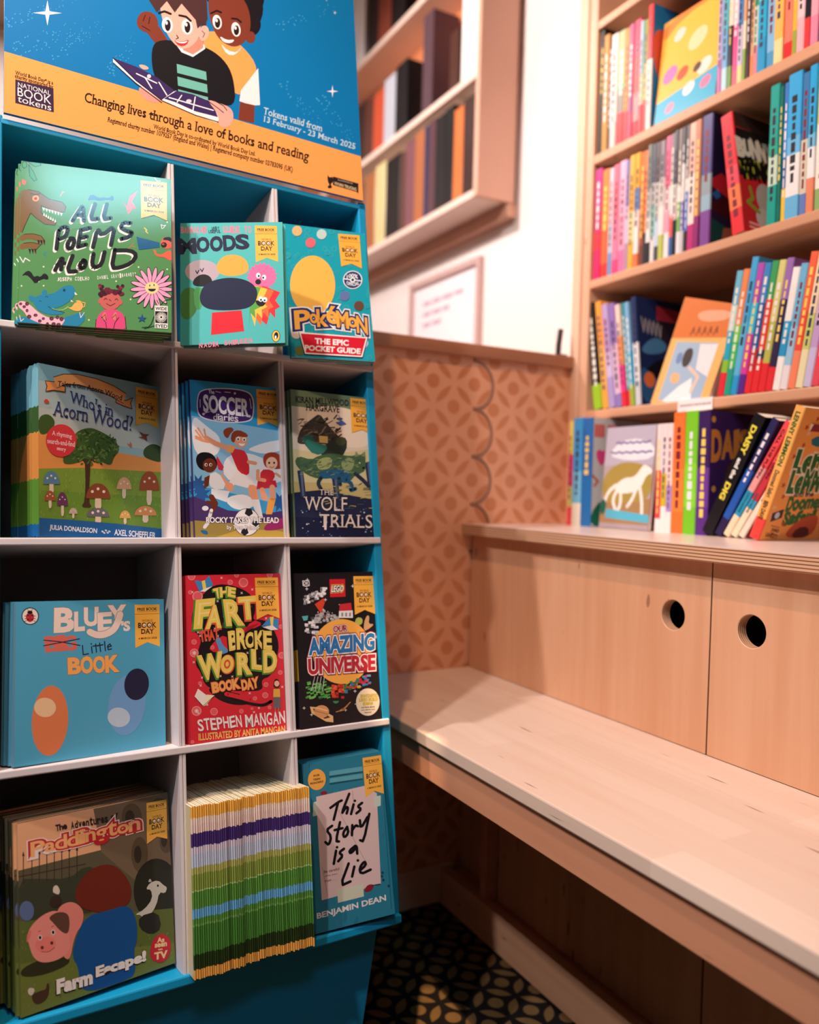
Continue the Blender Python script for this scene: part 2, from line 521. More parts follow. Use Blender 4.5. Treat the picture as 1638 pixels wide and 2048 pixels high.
m = MB(); m.box((0.977, 1.353, 0.0), (0.99, YP-0.001, ZS-0.0215)); sub(m, 'back_panel', BIRCHD, bench)
m = MB(); m.box((0.976, NEAR, 0.05), (0.985, 1.3525, ZS-0.0225)); sub(m, 'carcass', INSIDE, bench)

# ------------------------------------------------------------------ storage cabinet behind the bench and its worktop
cab = thing('storage_cabinet', 'birch plywood cupboard with round finger holes behind the bench', 'cabinet', Matrix.Translation((1.1, 0.5, ZS)))
cinv = Matrix.Translation((-1.1, -0.5, -ZS))
def door_with_hole(y0, y1, hy, hz, hr, name='door'):
    z0, z1 = ZS+0.0012, ZW-0.0255
    xo, xi = XC, XC+0.018
    N = 48; mb = MB()
    def corner_ring(x):
        rect = []
        for i in range(N):
            a = 2*PI*i/N; c, s_ = math.cos(a), math.sin(a)
            ky = ((y1-hy) if c > 0 else (y0-hy))/c if abs(c) > 1e-9 else 1e9
            kz = ((z1-hz) if s_ > 0 else (z0-hz))/s_ if abs(s_) > 1e-9 else 1e9
            k = min(ky, kz)
            rect.append((x, hy + c*k, hz + s_*k))
        return rect
    def circ(x, r): return [(x, hy + r*math.cos(2*PI*i/N), hz + r*math.sin(2*PI*i/N)) for i in range(N)]
    cs = [(y1, z1), (y0, z1), (y0, z0), (y1, z0)]
    for x, flip in ((xo, True), (xi, False)):
        ring, cc = corner_ring(x), circ(x, hr + (0.0012 if x == xo else 0))
        for i in range(N):
            j = (i+1) % N
            q = [ring[i], ring[j], cc[j], cc[i]]
            # put the sheet corner in when the rim passes it
            for (cy, cz) in cs:
                a0 = math.atan2(ring[i][2]-hz, ring[i][1]-hy); a1 = math.atan2(ring[j][2]-hz, ring[j][1]-hy); ac = math.atan2(cz-hz, cy-hy)
                d1 = (ac-a0) % (2*PI); d2 = (a1-a0) % (2*PI)
                if 1e-6 < d1 < d2-1e-6: q = [ring[i], (x, cy, cz), ring[j], cc[j], cc[i]]
            mb.face(q if flip else q[::-1])
    a, b, c_ = circ(xo, hr+0.0012), circ(xo+0.0012, hr), circ(xi, hr)
    for i in range(N):
        j = (i+1) % N
        mb.face([a[j], a[i], b[i], b[j]], mi=1); mb.face([b[j], b[i], c_[i], c_[j]], mi=1)
    for (p, q) in (((y0, z0), (y1, z0)), ((y1, z0), (y1, z1)), ((y1, z1), (y0, z1)), ((y0, z1), (y0, z0))):
        mb.face([(xo, *p), (xo, *q), (xi, *q), (xi, *p)], mi=1)
    HOLE = _M.get('hole_edge') or plyedge_mat('hole_edge', 0, 0.0042); _M['hole_edge'] = HOLE
    return sub(mb, name, [BIRCH, HOLE], cab, 0, cinv)
door_with_hole(0.8412, YP-0.0055, 0.914, 0.7125, 0.0235)
door_with_hole(0.16, 0.8382, 0.768, 0.7105, 0.0235)
door_with_hole(-0.52, 0.157, 0.09, 0.7105, 0.0235)
m = MB(); m.box((1.06, NEAR, ZS-0.02), (1.075, YP-0.002, ZW-0.026)); sub(m, 'back_panel', INSIDE, cab, 0, cinv)
m = MB()
m.box((XC+0.018, YP-0.02, ZS-0.02), (1.06, YP-0.001, ZW-0.0255))
m.box((XC+0.019, NEAR, ZS-0.02), (1.06, YP-0.02, ZS-0.003))
sub(m, 'carcass', INSIDE, cab, 0, cinv)
work = thing('worktop', 'long white laminate plywood worktop under the standing books', 'worktop', Matrix.Translation((1.2, 0.5, ZW)))
winv = Matrix.Translation((-1.2, -0.5, -ZW))
m = MB(); m.box((XW, NEAR, ZW-0.0242), (1.515, YP-0.0005, ZW-0.0012)); sub(m, 'plywood_core', PLY, work, 0.0008, winv)
m = MB(); m.box((XW, NEAR, ZW-0.0012), (1.515, YP-0.0005, ZW)); sub(m, 'laminate_top', board_mat('white_laminate', 'ead2cb', 0.28, 0.5, 0.02, 8.0), work, 0, winv)

# ------------------------------------------------------------------ bookcase
ZSH = [(1.071, 1.0915), (1.3695, 1.3895), (1.651, 1.673), (1.955, 1.975)]
bc = thing('bookcase', 'tall pale wooden bookcase filled with colourful children books', 'bookcase', Matrix.Translation((1.38, 0.5, ZW)))
binv = Matrix.Translation((-1.38, -0.5, -ZW))
CASE = birch_mat('case_wood', 'dcae92', 'cf9c80', 'Z', rough=0.45)
SHELFW = birch_mat('shelf_wood', 'dba98a', 'c99273', 'Y', rough=0.4)
m = MB(); m.box((XB, 1.4465, ZW), (1.5, 1.473, 2.6)); sub(m, 'side_panel', CASE, bc, 0.002, binv)
m = MB(); m.box((XB-0.004, 1.4738, ZW), (1.5, 1.504, 2.6)); sub(m, 'end_post', birch_mat('post_wood', 'e6bfa6', 'dcae92', 'Z'), bc, 0.003, binv)
for z0, z1 in ZSH:
    m = MB(); m.box((XB, NEAR, z0), (1.5, 1.4465, z1)); sub(m, 'shelf', SHELFW, bc, 0.003, binv)
m = MB(); m.box((1.5, NEAR, ZW), (1.5195, 1.5, 2.6)); sub(m, 'back_panel', board_mat('case_back', 'a87a62', 0.6), bc, 0, binv)
# price ticket clipped over the shelf edge
tk = thing('shelf_ticket', 'small white paper ticket clipped to the shelf edge above the orange books', 'ticket', Matrix.Translation((XB-0.0012, 1.126, 1.079)))
m = MB(); m.box((-0.0008, -0.043, -0.0105), (0.0, 0.043, 0.0105), lin('f4e9ec')); m.box((0, -0.043, 0.0095), (0.02, 0.043, 0.0105+0.003), lin('f4e9ec'))
PAPER = print_mat('matt_paper', 0.7, 0.0)
m.build('card', PAPER, tk, True)
m = MB(); rr = random.Random(3)
y = 0.037
while y > -0.036:
    w = rr.uniform(0.003, 0.006)
    m.face([(-0.0009, y, -0.001), (-0.0009, y-w, -0.001), (-0.0009, y-w, 0.004), (-0.0009, y, 0.004)], lin('a89aa6')); y -= w+0.0016
m.build('printed_line', PAPER, tk, True)

# ------------------------------------------------------------------ hung wall shelves beyond the partition
hs = thing('wall_shelf_unit', 'white hung wall shelves of old dark books beyond the patterned partition', 'shelf unit', Matrix.Translation((1.45, 2.9, 1.8)))
hinv = Matrix.Translation((-1.45, -2.9, -1.8))
HX, HY0, HY1 = 1.3635, 2.105, 4.0
m = MB(); m.box((HX, HY0, 1.807), (1.505, HY0+0.022, 2.95)); sub(m, 'end_panel', board_mat('shelf_end', 'e3b29b', 0.5, 0.3, 0.03, 6), hs, 0.002, hinv)
for z in (1.807, 2.17, 2.573):
    m = MB(); m.box((HX, HY0+0.022, z), (1.5, HY1, z+0.023)); sub(m, 'shelf', board_mat('shelf_white', 'f0d4c6', 0.45, 0.4, 0.02, 6), hs, 0.002, hinv)
m = MB(); m.box((1.5, HY0+0.022, 1.807), (1.512, HY1, 2.95)); sub(m, 'back_panel', board_mat('lit_shelf_back', 'd98a5c', 0.6, 0.3, 0.05, 5), hs, 0, hinv)  # warm glow of the lit interior is put into this orange
m = MB(); m.box((1.48, HY0+0.005, 1.765), (1.5195, HY1, 1.8065)); sub(m, 'batten', board_mat('shelf_batten', 'd8a890', 0.6), hs, 0.002, hinv)
# framed notice on the wall
fr = thing('framed_notice', 'pale framed paper notice on the wall below the hung shelves', 'notice', Matrix.Translation((1.519, 2.533, 1.5)))
m = MB()
for lo, hi in (((-0.018, -0.246, -0.29), (0, -0.222, 0.19)), ((-0.018, 0.222, -0.29), (0, 0.246, 0.19)), ((-0.018, -0.222, 0.166), (0, 0.222, 0.19)), ((-0.018, -0.222, -0.29), (0, 0.222, -0.266))):
    m.box(lo, hi)
m.build('frame', board_mat('frame_grey', 'c9a6a2', 0.4), fr, bevel=0.002)
m = MB(); m.box((-0.006, -0.222, -0.266), (-0.002, 0.222, 0.166), lin('f6e6ea'))
rr = random.Random(11)
for k, (n, zz) in enumerate(((4, 0.09), (3, 0.05), (2, 0.01), (4, -0.12), (3, -0.16))):
    y = 0.15
    for i in range(n):
        w = rr.uniform(0.04, 0.075)
        m.face([(-0.0064, y, zz), (-0.0064, y-w, zz), (-0.0064, y-w, zz+0.016), (-0.0064, y, zz+0.016)], lin('c4a8b8')); y -= w+0.012
m.build('printed_sheet', PAPER, fr, True)
# slim dark clip standing on the partition rail
ck = thing('rail_clip', 'slim dark metal clip standing on the partition rail by the bookcase', 'clip', Matrix.Translation((1.222, 1.515, ZR)))
DK = board_mat('dark_metal', '3a3036', 0.4)
m = MB(); m.box((-0.012, -0.02, 0), (0.012, 0.02, 0.004)); m.build('foot', DK, ck, bevel=0.001)
m = MB(); m.tube([(0, 0, 0.003), (0.001, 0, 0.03), (0.006, 0, 0.065)], 0.0065, 8); m.build('stem', DK, ck)

# ------------------------------------------------------------------ cardboard display stand
DO = Vector((0.03239, 1.17758, 1.36709)); DU = Vector((0.998747, 0.049396, -0.007973))
DN = Vector((0.050035, -0.985755, 0.160573)); DD = Vector((0.007932, -0.160377, -0.987024))
up = -DD; bk = (-DN)
up = bk.cross(DU) * -1 if bk.cross(DU).dot(up) < 0 else bk.cross(DU)
up = DU.cross(bk).normalized()
bk = up.cross(DU).normalized()
DM = Matrix(((DU.x, bk.x, up.x, DO.x), (DU.y, bk.y, up.y, DO.y), (DU.z, bk.z, up.z, DO.z), (0, 0, 0, 1)))
ds = thing('display_stand', 'blue cardboard book display stand with orange header and grey pigeonholes', 'display stand', DM)
BLUE = board_mat('blue_card', '0f95c6', 0.45, 0.4, 0.02, 30)
GREY = board_mat('grey_card', 'd9cfd2', 0.6, 0.3, 0.02, 60)
BACKC = board_mat('shaded_back_card', '8a7d78', 0.8, 0.2, 0.03, 60)  # grey-white card, with the shade inside the pigeonholes put into its colour
DEP = 0.215
VR = [0.27314, 0.54526, 0.81878]
def dpart(name, mat, boxes, bevel=0.0008):
    mb = MB()
    for lo, hi in boxes: mb.box(lo, hi)
    return mb.build(name, mat, ds, bevel=bevel)
dpart('side_panel', BLUE, [((0.5205, 0.0, -1.112), (0.5345, DEP+0.006, 0.0))], 0.002)
dpart('side_panel', BLUE, [((-0.014, 0.0, -1.112), (0.0055, DEP+0.006, 0.0))], 0.002)
dpart('top_panel', BLUE, [((-0.0, 0.0, -0.0125), (0.5345, DEP+0.006, -0.005))], 0.001)
dpart('back_panel', BLUE, [((0.0055, DEP, -VR[0]), (0.5205, DEP+0.006, -0.0125))], 0)
dpart('back_panel', BACKC, [((0.0055, DEP, -1.1), (0.5205, DEP+0.006, -VR[0]-0.009))], 0)
for v_ in VR:
    dpart('shelf', GREY, [((0.001 if v_ != VR[2] else -0.003, -0.0035, -v_-0.0095), (0.531, DEP, -v_))], 0.0015)
tops = [-0.0125] + [-v_-0.0095 for v_ in VR]
bots = [-v_ for v_ in VR] + [-1.102]
for i, (t, b) in enumerate(zip(tops, bots)):
    for x in (0.2195, 0.3765):
        dpart('divider', GREY, [((x-0.0042, 0.0 if i != 3 else -0.002, b), (x-0.0003, DEP, t)), ((x+0.0003, 0.0 if i != 3 else -0.002, b), (x+0.0042, DEP, t))], 0.0006)
dpart('tray', BLUE, [((0.0055, 0.0, -1.112), (0.5205, DEP, -1.1025)), ((-0.014, -0.006, -1.1125), (0.5345, 0.006, -1.0995))], 0.0025)
# header board with its printed picture
mb = MB()
HB, HT = 0.0003, 0.43
mb.box((0.0065, -0.0045, HB), (0.5275, 0.0, HT), lin('0c76b6'))
hsrc = [(5*2.2135, 0), (700*2.2135, 0), (13*2.2135, 228*2.2135), (725*2.2135, 408*2.2135)]
hdst = [(0.0046, 0.1587), (0.5232, 0.3505), (0.0100, 0.0016), (0.5286, -0.0066)]
A = Art(mb, hsrc, hdst, -0.0046)
A.clip = (0.0066, 0.5274, HB, HT)
ORA = 'f2a358'
A.poly([(0.0066, HB+0.0002), (0.5274, HB+0.0002), (0.5274, 0.0765), (0.0066, 0.0845)], ORA, raw=True)
# halftone rays
rr = random.Random(5)
for (x0, y0, x1, y1, wd, n) in ((30, 110, 330, -10, 26, 46), (60, 230, 440, 100, 40, 70), (230, 270, 430, 130, 24, 36), (1240, 360, 1420, 560, 22, 36), (1400, 420, 1560, 640, 26, 40), (480, 330, 600, 180, 26, 40), (1220, 130, 1500, 10, 24, 30)):
    y = A.lay()
    for i in range(n):
        t = rr.random(); o = rr.uniform(-1, 1)*wd
        L = math.hypot(x1-x0, y1-y0); cx = x0+(x1-x0)*t - (y1-y0)/L*o; cy = y0+(y1-y0)*t + (x1-x0)/L*o
        r_ = 4.6*(1-0.5*t)
        mb.face([(a, y, b) for a, b in (A.P(cx-r_, cy), A.P(cx, cy+r_), A.P(cx+r_, cy), A.P(cx, cy-r_))], lin('3d9fd6'))
def star4(cx, cy, a, b):
    A.poly([(cx, cy-b), (cx+a*.14, cy-b*.14), (cx+a, cy), (cx+a*.14, cy+b*.14), (cx, cy+b), (cx-a*.14, cy+b*.14), (cx-a, cy), (cx-a*.14, cy-b*.14)], 'e9edf2')
star4(208, 66, 64, 56); star4(1466, 402, 26, 28); star4(1477, 55, 9, 9); star4(1440, -8, 14, 14)
# second child (behind)
SK2, SK1, LINE = '7c3a2c', 'eab0a0', '241a20'
A.blob([(905, 130), (1000, 160), (1075, 210), (1140, 300), (1110, 400), (1040, 430), (960, 330), (890, 240)], ORA, 2)
A.poly([(1062, 400), (1138, 302), (1146, 465), (1110, 468), (1055, 448)], 'ece8ec')
A.poly([(1058, 452), (1122, 466), (1120, 545), (1050, 530)], SK2)
A.disc(1050, 40, 110, 118, '1c1820', 0); A.disc(985, -25, 80, 70, '1c1820'); A.disc(1110, -10, 55, 80, '1c1820'); A.disc(1080, 110, 70, 60, '1c1820')
A.blob([(925, -40), (1010, -60), (1090, 10), (1110, 120), (1080, 190), (1030, 215), (965, 180), (930, 110), (915, 30)], SK2)
A.disc(1104, 166, 22, 26, SK2)
A.blob([(970, 190), (1000, 225), (1050, 235), (1070, 200), (1040, 245), (1000, 245)], 'ece8ec', 1)
for ex, ey in ((957, 100), (1040, 132)):
    A.disc(ex, ey, 20, 32, 'f2eff2', -10); A.disc(ex+2, ey+4, 12, 22, '2a1a1c'); A.disc(ex-2, ey-6, 5, 7, 'f6f4f6')
A.stroke([(930, 62), (955, 50), (975, 58)], 8, '1c1418'); A.stroke([(1022, 84), (1045, 86), (1062, 100)], 8, '1c1418')
A.blob([(965, 160), (1000, 180), (1036, 176), (1020, 194), (985, 190)], 'f2eff2', 1)
# raised arm and fist
A.poly([(640, 140), (700, 120), (745, 190), (690, 205)], SK2)
A.blob([(605, 75), (640, 50), (690, 70), (700, 130), (650, 155), (600, 125)], SK2)
for q in ([(640, 72), (630, 98)], [(660, 80), (655, 110)], [(625, 120), (660, 140)]): A.stroke(q, 4, '3a1814')
# first child
A.blob([(668, 200), (720, 178), (800, 190), (900, 205), (985, 260), (1030, 340), (1040, 480), (930, 450), (880, 430), (700, 385), (668, 310)], '1c1b20', 2)
A.poly([(760, 180), (900, 200), (905, 218), (850, 255), (800, 235)], 'ece8ec')
A.poly([(770, 150), (895, 175), (895, 215), (850, 244), (808, 226)], 'e08a78')
A.blob([(655, -60), (760, -80), (880, -40), (912, 60), (905, 160), (870, 60), (700, 30)], '4a2f30', 2)
A.blob([(700, 0), (790, -20), (880, 60), (885, 160), (840, 215), (790, 222), (735, 160), (712, 80)], SK1, 2)
A.disc(898, 150, 22, 34, SK1, 10); A.stroke([(890, 140), (902, 152), (894, 168)], 3, LINE)
A.poly([(640, -20), (690, 60), (735, 10), (770, 60), (800, 20), (862, 92), (870, 130), (915, 90), (910, -10), (760, -60)], '4a2f30')
for ex, ey in ((737, 115), (824, 122)):
    A.disc(ex, ey, 24, 34, 'f4f1f3', -8); A.disc(ex+2, ey+2, 13, 25, '2c1a20'); A.disc(ex-3, ey-9, 5, 8, 'f4f1f3')
A.stroke([(700, 62), (725, 55), (752, 66)], 10, '2a1a1e'); A.stroke([(790, 72), (820, 78), (840, 96)], 10, '2a1a1e')
A.blob([(762, 178), (800, 190), (835, 176), (822, 205), (790, 210)], 'b83a40', 1); A.blob([(768, 181), (800, 192), (830, 182), (815, 196), (785, 194)], 'f6f2f2', 1)
A.stroke([(778, 160), (786, 172), (776, 176)], 4, LINE)
for k in range(3): A.poly([(778+3*k, 286+56*k), (908+4*k, 320+56*k), (911+4*k, 358+56*k), (781+3*k, 326+56*k)], '6fb8ac')
# open book and hands
A.blob([(610, 385), (650, 395), (720, 440), (700, 460), (650, 455), (615, 420)], 'e8988c', 2)
A.poly([(497, 262), (590, 305), (690, 345), (770, 410), (715, 452), (600, 372), (498, 282)], 'f2edf0')
A.poly([(497, 262), (600, 300), (690, 345), (770, 405), (712, 446), (600, 362)], '3d2c60')
A.poly([(715, 448), (775, 405), (850, 420), (940, 455), (965, 530), (955, 545), (870, 515), (760, 470)], 'f2edf0')
A.poly([(722, 440), (778, 405), (850, 420), (936, 455), (960, 520), (860, 495), (770, 455)], '3d2c60')
for q in ([(600, 330), (690, 372)], [(640, 350), (668, 395)], [(700, 368), (735, 425)], [(800, 425), (780, 455)], [(860, 432), (850, 490)], [(745, 435), (940, 490)]): A.stroke(q, 5, 'f2edf0')
for q in ([(497, 262), (600, 362), (715, 450), (860, 512), (962, 542)], [(500, 285), (600, 376), (712, 458)]): A.stroke(q, 4, LINE)
A.disc(656, 342, 9, 9, 'd9d2e0'); A.disc(832, 450, 12, 8, 'd9d2e0')
A.blob([(606, 290), (640, 292), (660, 310), (630, 315)], SK1, 2)
A.blob([(908, 440), (960, 455), (1025, 480), (1030, 540), (1000, 568), (962, 560), (965, 510)], 'ecaa9c', 2)
for q in ([(912, 446), (960, 480), (985, 500)], [(940, 445), (985, 470), (1000, 490)]): A.stroke(q, 3.5, LINE)
# lettering
A.text('Changing lives through a love of books and reading', (375, 414), (1365, 668), (370, 470), '30201c', 0.012, slab=True)
A.text('World Book Day is co-ordinated by World Book Day Ltd.', (676, 553), (1126, 672), (674, 577), '30201c', 0.012, slab=True)
A.text('Registered charity number 1079257 (England and Wales) | Registered company number 03783095 (UK)', (475, 522), (1291, 738), (472, 550), '30201c', 0.012, slab=True)
A.text('World Book Day* is a', (66, 320), (234, 366), (64, 341), '30201c', 0.012, slab=True)
A.text('charity sponsored by', (65, 337), (234, 384), (64, 358), '30201c', 0.012, slab=True)
A.text('Tokens valid from', (1164, 474), (1424, 552), (1160, 504), 'bcdcee', 0.012, slab=True)
A.text('13 February - 23 March 2025', (1164, 512), (1568, 632), (1160, 546), 'bcdcee', 0.012, slab=True)
A.poly([(66, 360), (234, 398), (236, 504), (66, 464)], '3c2440')
A.text('NATIONAL', (78, 372), (222, 410), (78, 392), 'f0e8ec')
A.text('BOOK', (76, 394), (224, 432), (76, 432), 'f0e8ec', 0.0)
A.text('tokens', (78, 430), (226, 470), (76, 458), 'f0e8ec')
A.poly([(1468, 778), (1580, 808), (1580, 852), (1572, 845), (1468, 815)], '2a2024')
A.text('ILLUSTRATED BY', (1490, 789), (1556, 806), (1490, 795), 'd8c8b0'); A.text('VIVIAN TRUONG', (1474, 800), (1572, 828), (1474, 814), 'f0d8a8', 0.01)
A.blob([(1444, 768), (1452, 784), (1466, 778), (1470, 800), (1456, 812), (1466, 826), (1450, 832), (1442, 822), (1454, 816), (1444, 800)], '2a2024', 1)
mb.build('header_board', print_mat('header_print', 0.42, 0.15), ds, True)
# base below the tray (upright box)
mb = MB(); dmi = DM.inverted()
top = [(0.036, 1.03), (0.5465, 1.055), (0.56, 1.235), (0.05, 1.21)]
bot = [(0.055, 1.03), (0.508, 1.052), (0.522, 1.235), (0.068, 1.21)]
zt = 0.262
vs = [dmi @ Vector((x, y, 0.001)) for x, y in bot] + [dmi @ Vector((x, y, zt)) for x, y in top]
mb.mesh(vs, [(3, 2, 1, 0), (4, 5, 6, 7), (0, 1, 5, 4), (1, 2, 6, 5), (2, 3, 7, 6), (3, 0, 4, 7)])
vs = [dmi @ Vector((x, y, z)) for z in (zt-0.006, zt) for x, y in ((0.034, 1.0245), (0.553, 1.049), (0.553, 1.062), (0.034, 1.04))]
mb.mesh(vs, [(3, 2, 1, 0), (4, 5, 6, 7), (0, 1, 5, 4), (1, 2, 6, 5), (2, 3, 7, 6), (3, 0, 4, 7)])
mb.build('base', BLUE, ds, bevel=0.0015)

# ------------------------------------------------------------------ free story books in the stand
GLOSS = print_mat('gloss_cover', 0.5, 0.4, 0.09)
FOIL = print_mat('crinkled_gloss_cover', 0.55, 1.0, 0.06)
_g = NG(FOIL.node_tree)
_b = FOIL.node_tree.nodes['Principled BSDF']
_g.put(_b.inputs['Coat Normal'], _g.bump(_g.noise(_g.coord(), 650.0, 3, 0.7), 0.5, 0.00007))
PAGES = print_mat('page_paper', 0.75, 0.0)
def book_matrix(bl, yaw_, lean, roll_):
    n = Vector((math.sin(yaw_)*math.cos(lean), -math.cos(yaw_)*math.cos(lean), math.sin(lean)))
    u = Vector((math.cos(yaw_), math.sin(yaw_), 0)); v = n.cross(u)
    c, s_ = math.cos(roll_), math.sin(roll_)
    u2 = u*c + v*s_; v2 = v*c - u*s_; b = -n
    return Matrix(((u2.x, b.x, v2.x, bl[0]), (u2.y, b.y, v2.y, bl[1]), (u2.z, b.z, v2.z, bl[2]), (0, 0, 0, 1)))
FR = {'P': (0, 300, 4.3105), 'R': (330, 380, 3.64), 'Q': (0, 700, 4.3105), 'S': (340, 720, 3.64), 'B': (0, 1080, 4.095),
      'F': (340, 1100, 3.4125), 'D': (0, 1500, 3.7375), 'L': (340, 1450, 3.15)}
def build_book(label, cat, group, pose, t, base, corners, frame, draw, spine, page='f1e9dc'):
    bl, ya, le, ro, w, h = pose[:3], *pose[3:]
    root = thing('story_book', label, cat, book_matrix(bl, ya, le, ro), group)
    mb = MB()
    mb.box((0, 0, 0), (w, 0.0004, h), lin(base)); mb.box((0, t-0.0004, 0), (w, t, h), lin(base))
    z = 0.0
    for frac, c in spine:
        mb.box((-0.0004, 0, h*z), (0.0002, t, h*frac), lin(c)); z = frac
    ox, oy, s_ = FR[frame]
    src = [((x-ox)*s_, (y-oy)*s_) for x, y in corners]
    art = Art(mb, src, [(0, h), (w, h), (w, 0), (0, 0)])
    art.clip = (0.0, w, 0.0, h)
    draw(art)
    mb.build('cover', FOIL if frame == 'P' else GLOSS, root, True)
    mb = MB(); mb.box((0.0004, 0.0005, 0.0012), (w-0.0012, t-0.0005, h-0.0012), lin(page))
    k = int(t/0.0009)
    for i in range(1, k):
        yy = t*i/k
        mb.face([(0.001, yy-0.00012, h-0.00115), (w-0.0012, yy-0.00012, h-0.00115), (w-0.0012, yy+0.00012, h-0.00115), (0.001, yy+0.00012, h-0.00115)], lin('c8bcae'))
    mb.build('pages', PAGES, root, True)
    return root
ORD = ['second', 'third', 'fourth', 'fifth', 'sixth', 'seventh', 'eighth', 'ninth', 'tenth', 'eleventh', 'twelfth', 'thirteenth', 'fourteenth', 'fifteenth', 'sixteenth', 'seventeenth', 'eighteenth', 'nineteenth', 'twentieth', 'twenty-first', 'twenty-second', 'twenty-third', 'twenty-fourth']
def stack(book, n, step, ju, jz, seed, what, group, drift=(0, 0)):
    """copies standing behind the front one"""
    rr = random.Random(seed); M0 = book.matrix_world.copy()
    for i in range(1, n+1):
        off = Matrix.Translation((rr.uniform(-ju, ju) + drift[0]*i, step*i, rr.uniform(-jz, jz) + drift[1]*i)) @ Matrix.Rotation(rr.uniform(-.0010, .0010), 4, 'Z')
        copy_tree(book, what % (ORD[i-1] if i <= len(ORD) else 'hindmost'), M0 @ off, group)
def badge(A, q):
    """gold ribbon FREE BOOK / WORLD BOOK DAY, in the quad tl, tr, br, bl of the sheet"""
    tl, tr, br, bl = q
    def g(a, d): return (tl[0]*(1-a)*(1-d)+tr[0]*a*(1-d)+br[0]*a*d+bl[0]*(1-a)*d, tl[1]*(1-a)*(1-d)+tr[1]*a*(1-d)+br[1]*a*d+bl[1]*(1-a)*d)
    A.poly([g(0, 0), g(1, 0), g(1, 1), g(.5, .88), g(0, 1)], 'f7b449')
    A.poly([g(0, .215), g(1, .215), g(1, .225), g(0, .225)], '8a5a20')
    k = '3a2624'
    A.text('FREE BOOK', g(.10, .075), g(.90, .075), g(.10, .14), k, 0.03, slab=True)
    A.poly([g(.12, .165), g(.88, .165), g(.88, .175), g(.12, .175)], '9a6a30')
    A.text('WORLD', g(.28, .35), g(.72, .35), g(.28, .40), '8a5420', 0.01, slab=True)
    A.text('BOOK', g(.13, .42), g(.87, .42), g(.13, .54), k, 0.02, slab=True)
    for a in (.385, .595): A.disc(*g(a, .48), *((abs(tr[0]-tl[0])*.055, abs(bl[1]-tl[1])*.036)), 'f4e6da'); A.disc(*g(a, .49), abs(tr[0]-tl[0])*.02, None, k)
    A.text('DAY', g(.25, .57), g(.77, .57), g(.25, .68), k, 0.02, slab=True)
    A.text('6 MARCH 2025', g(.14, .765), g(.88, .765), g(.14, .805), k, 0.03, slab=True)

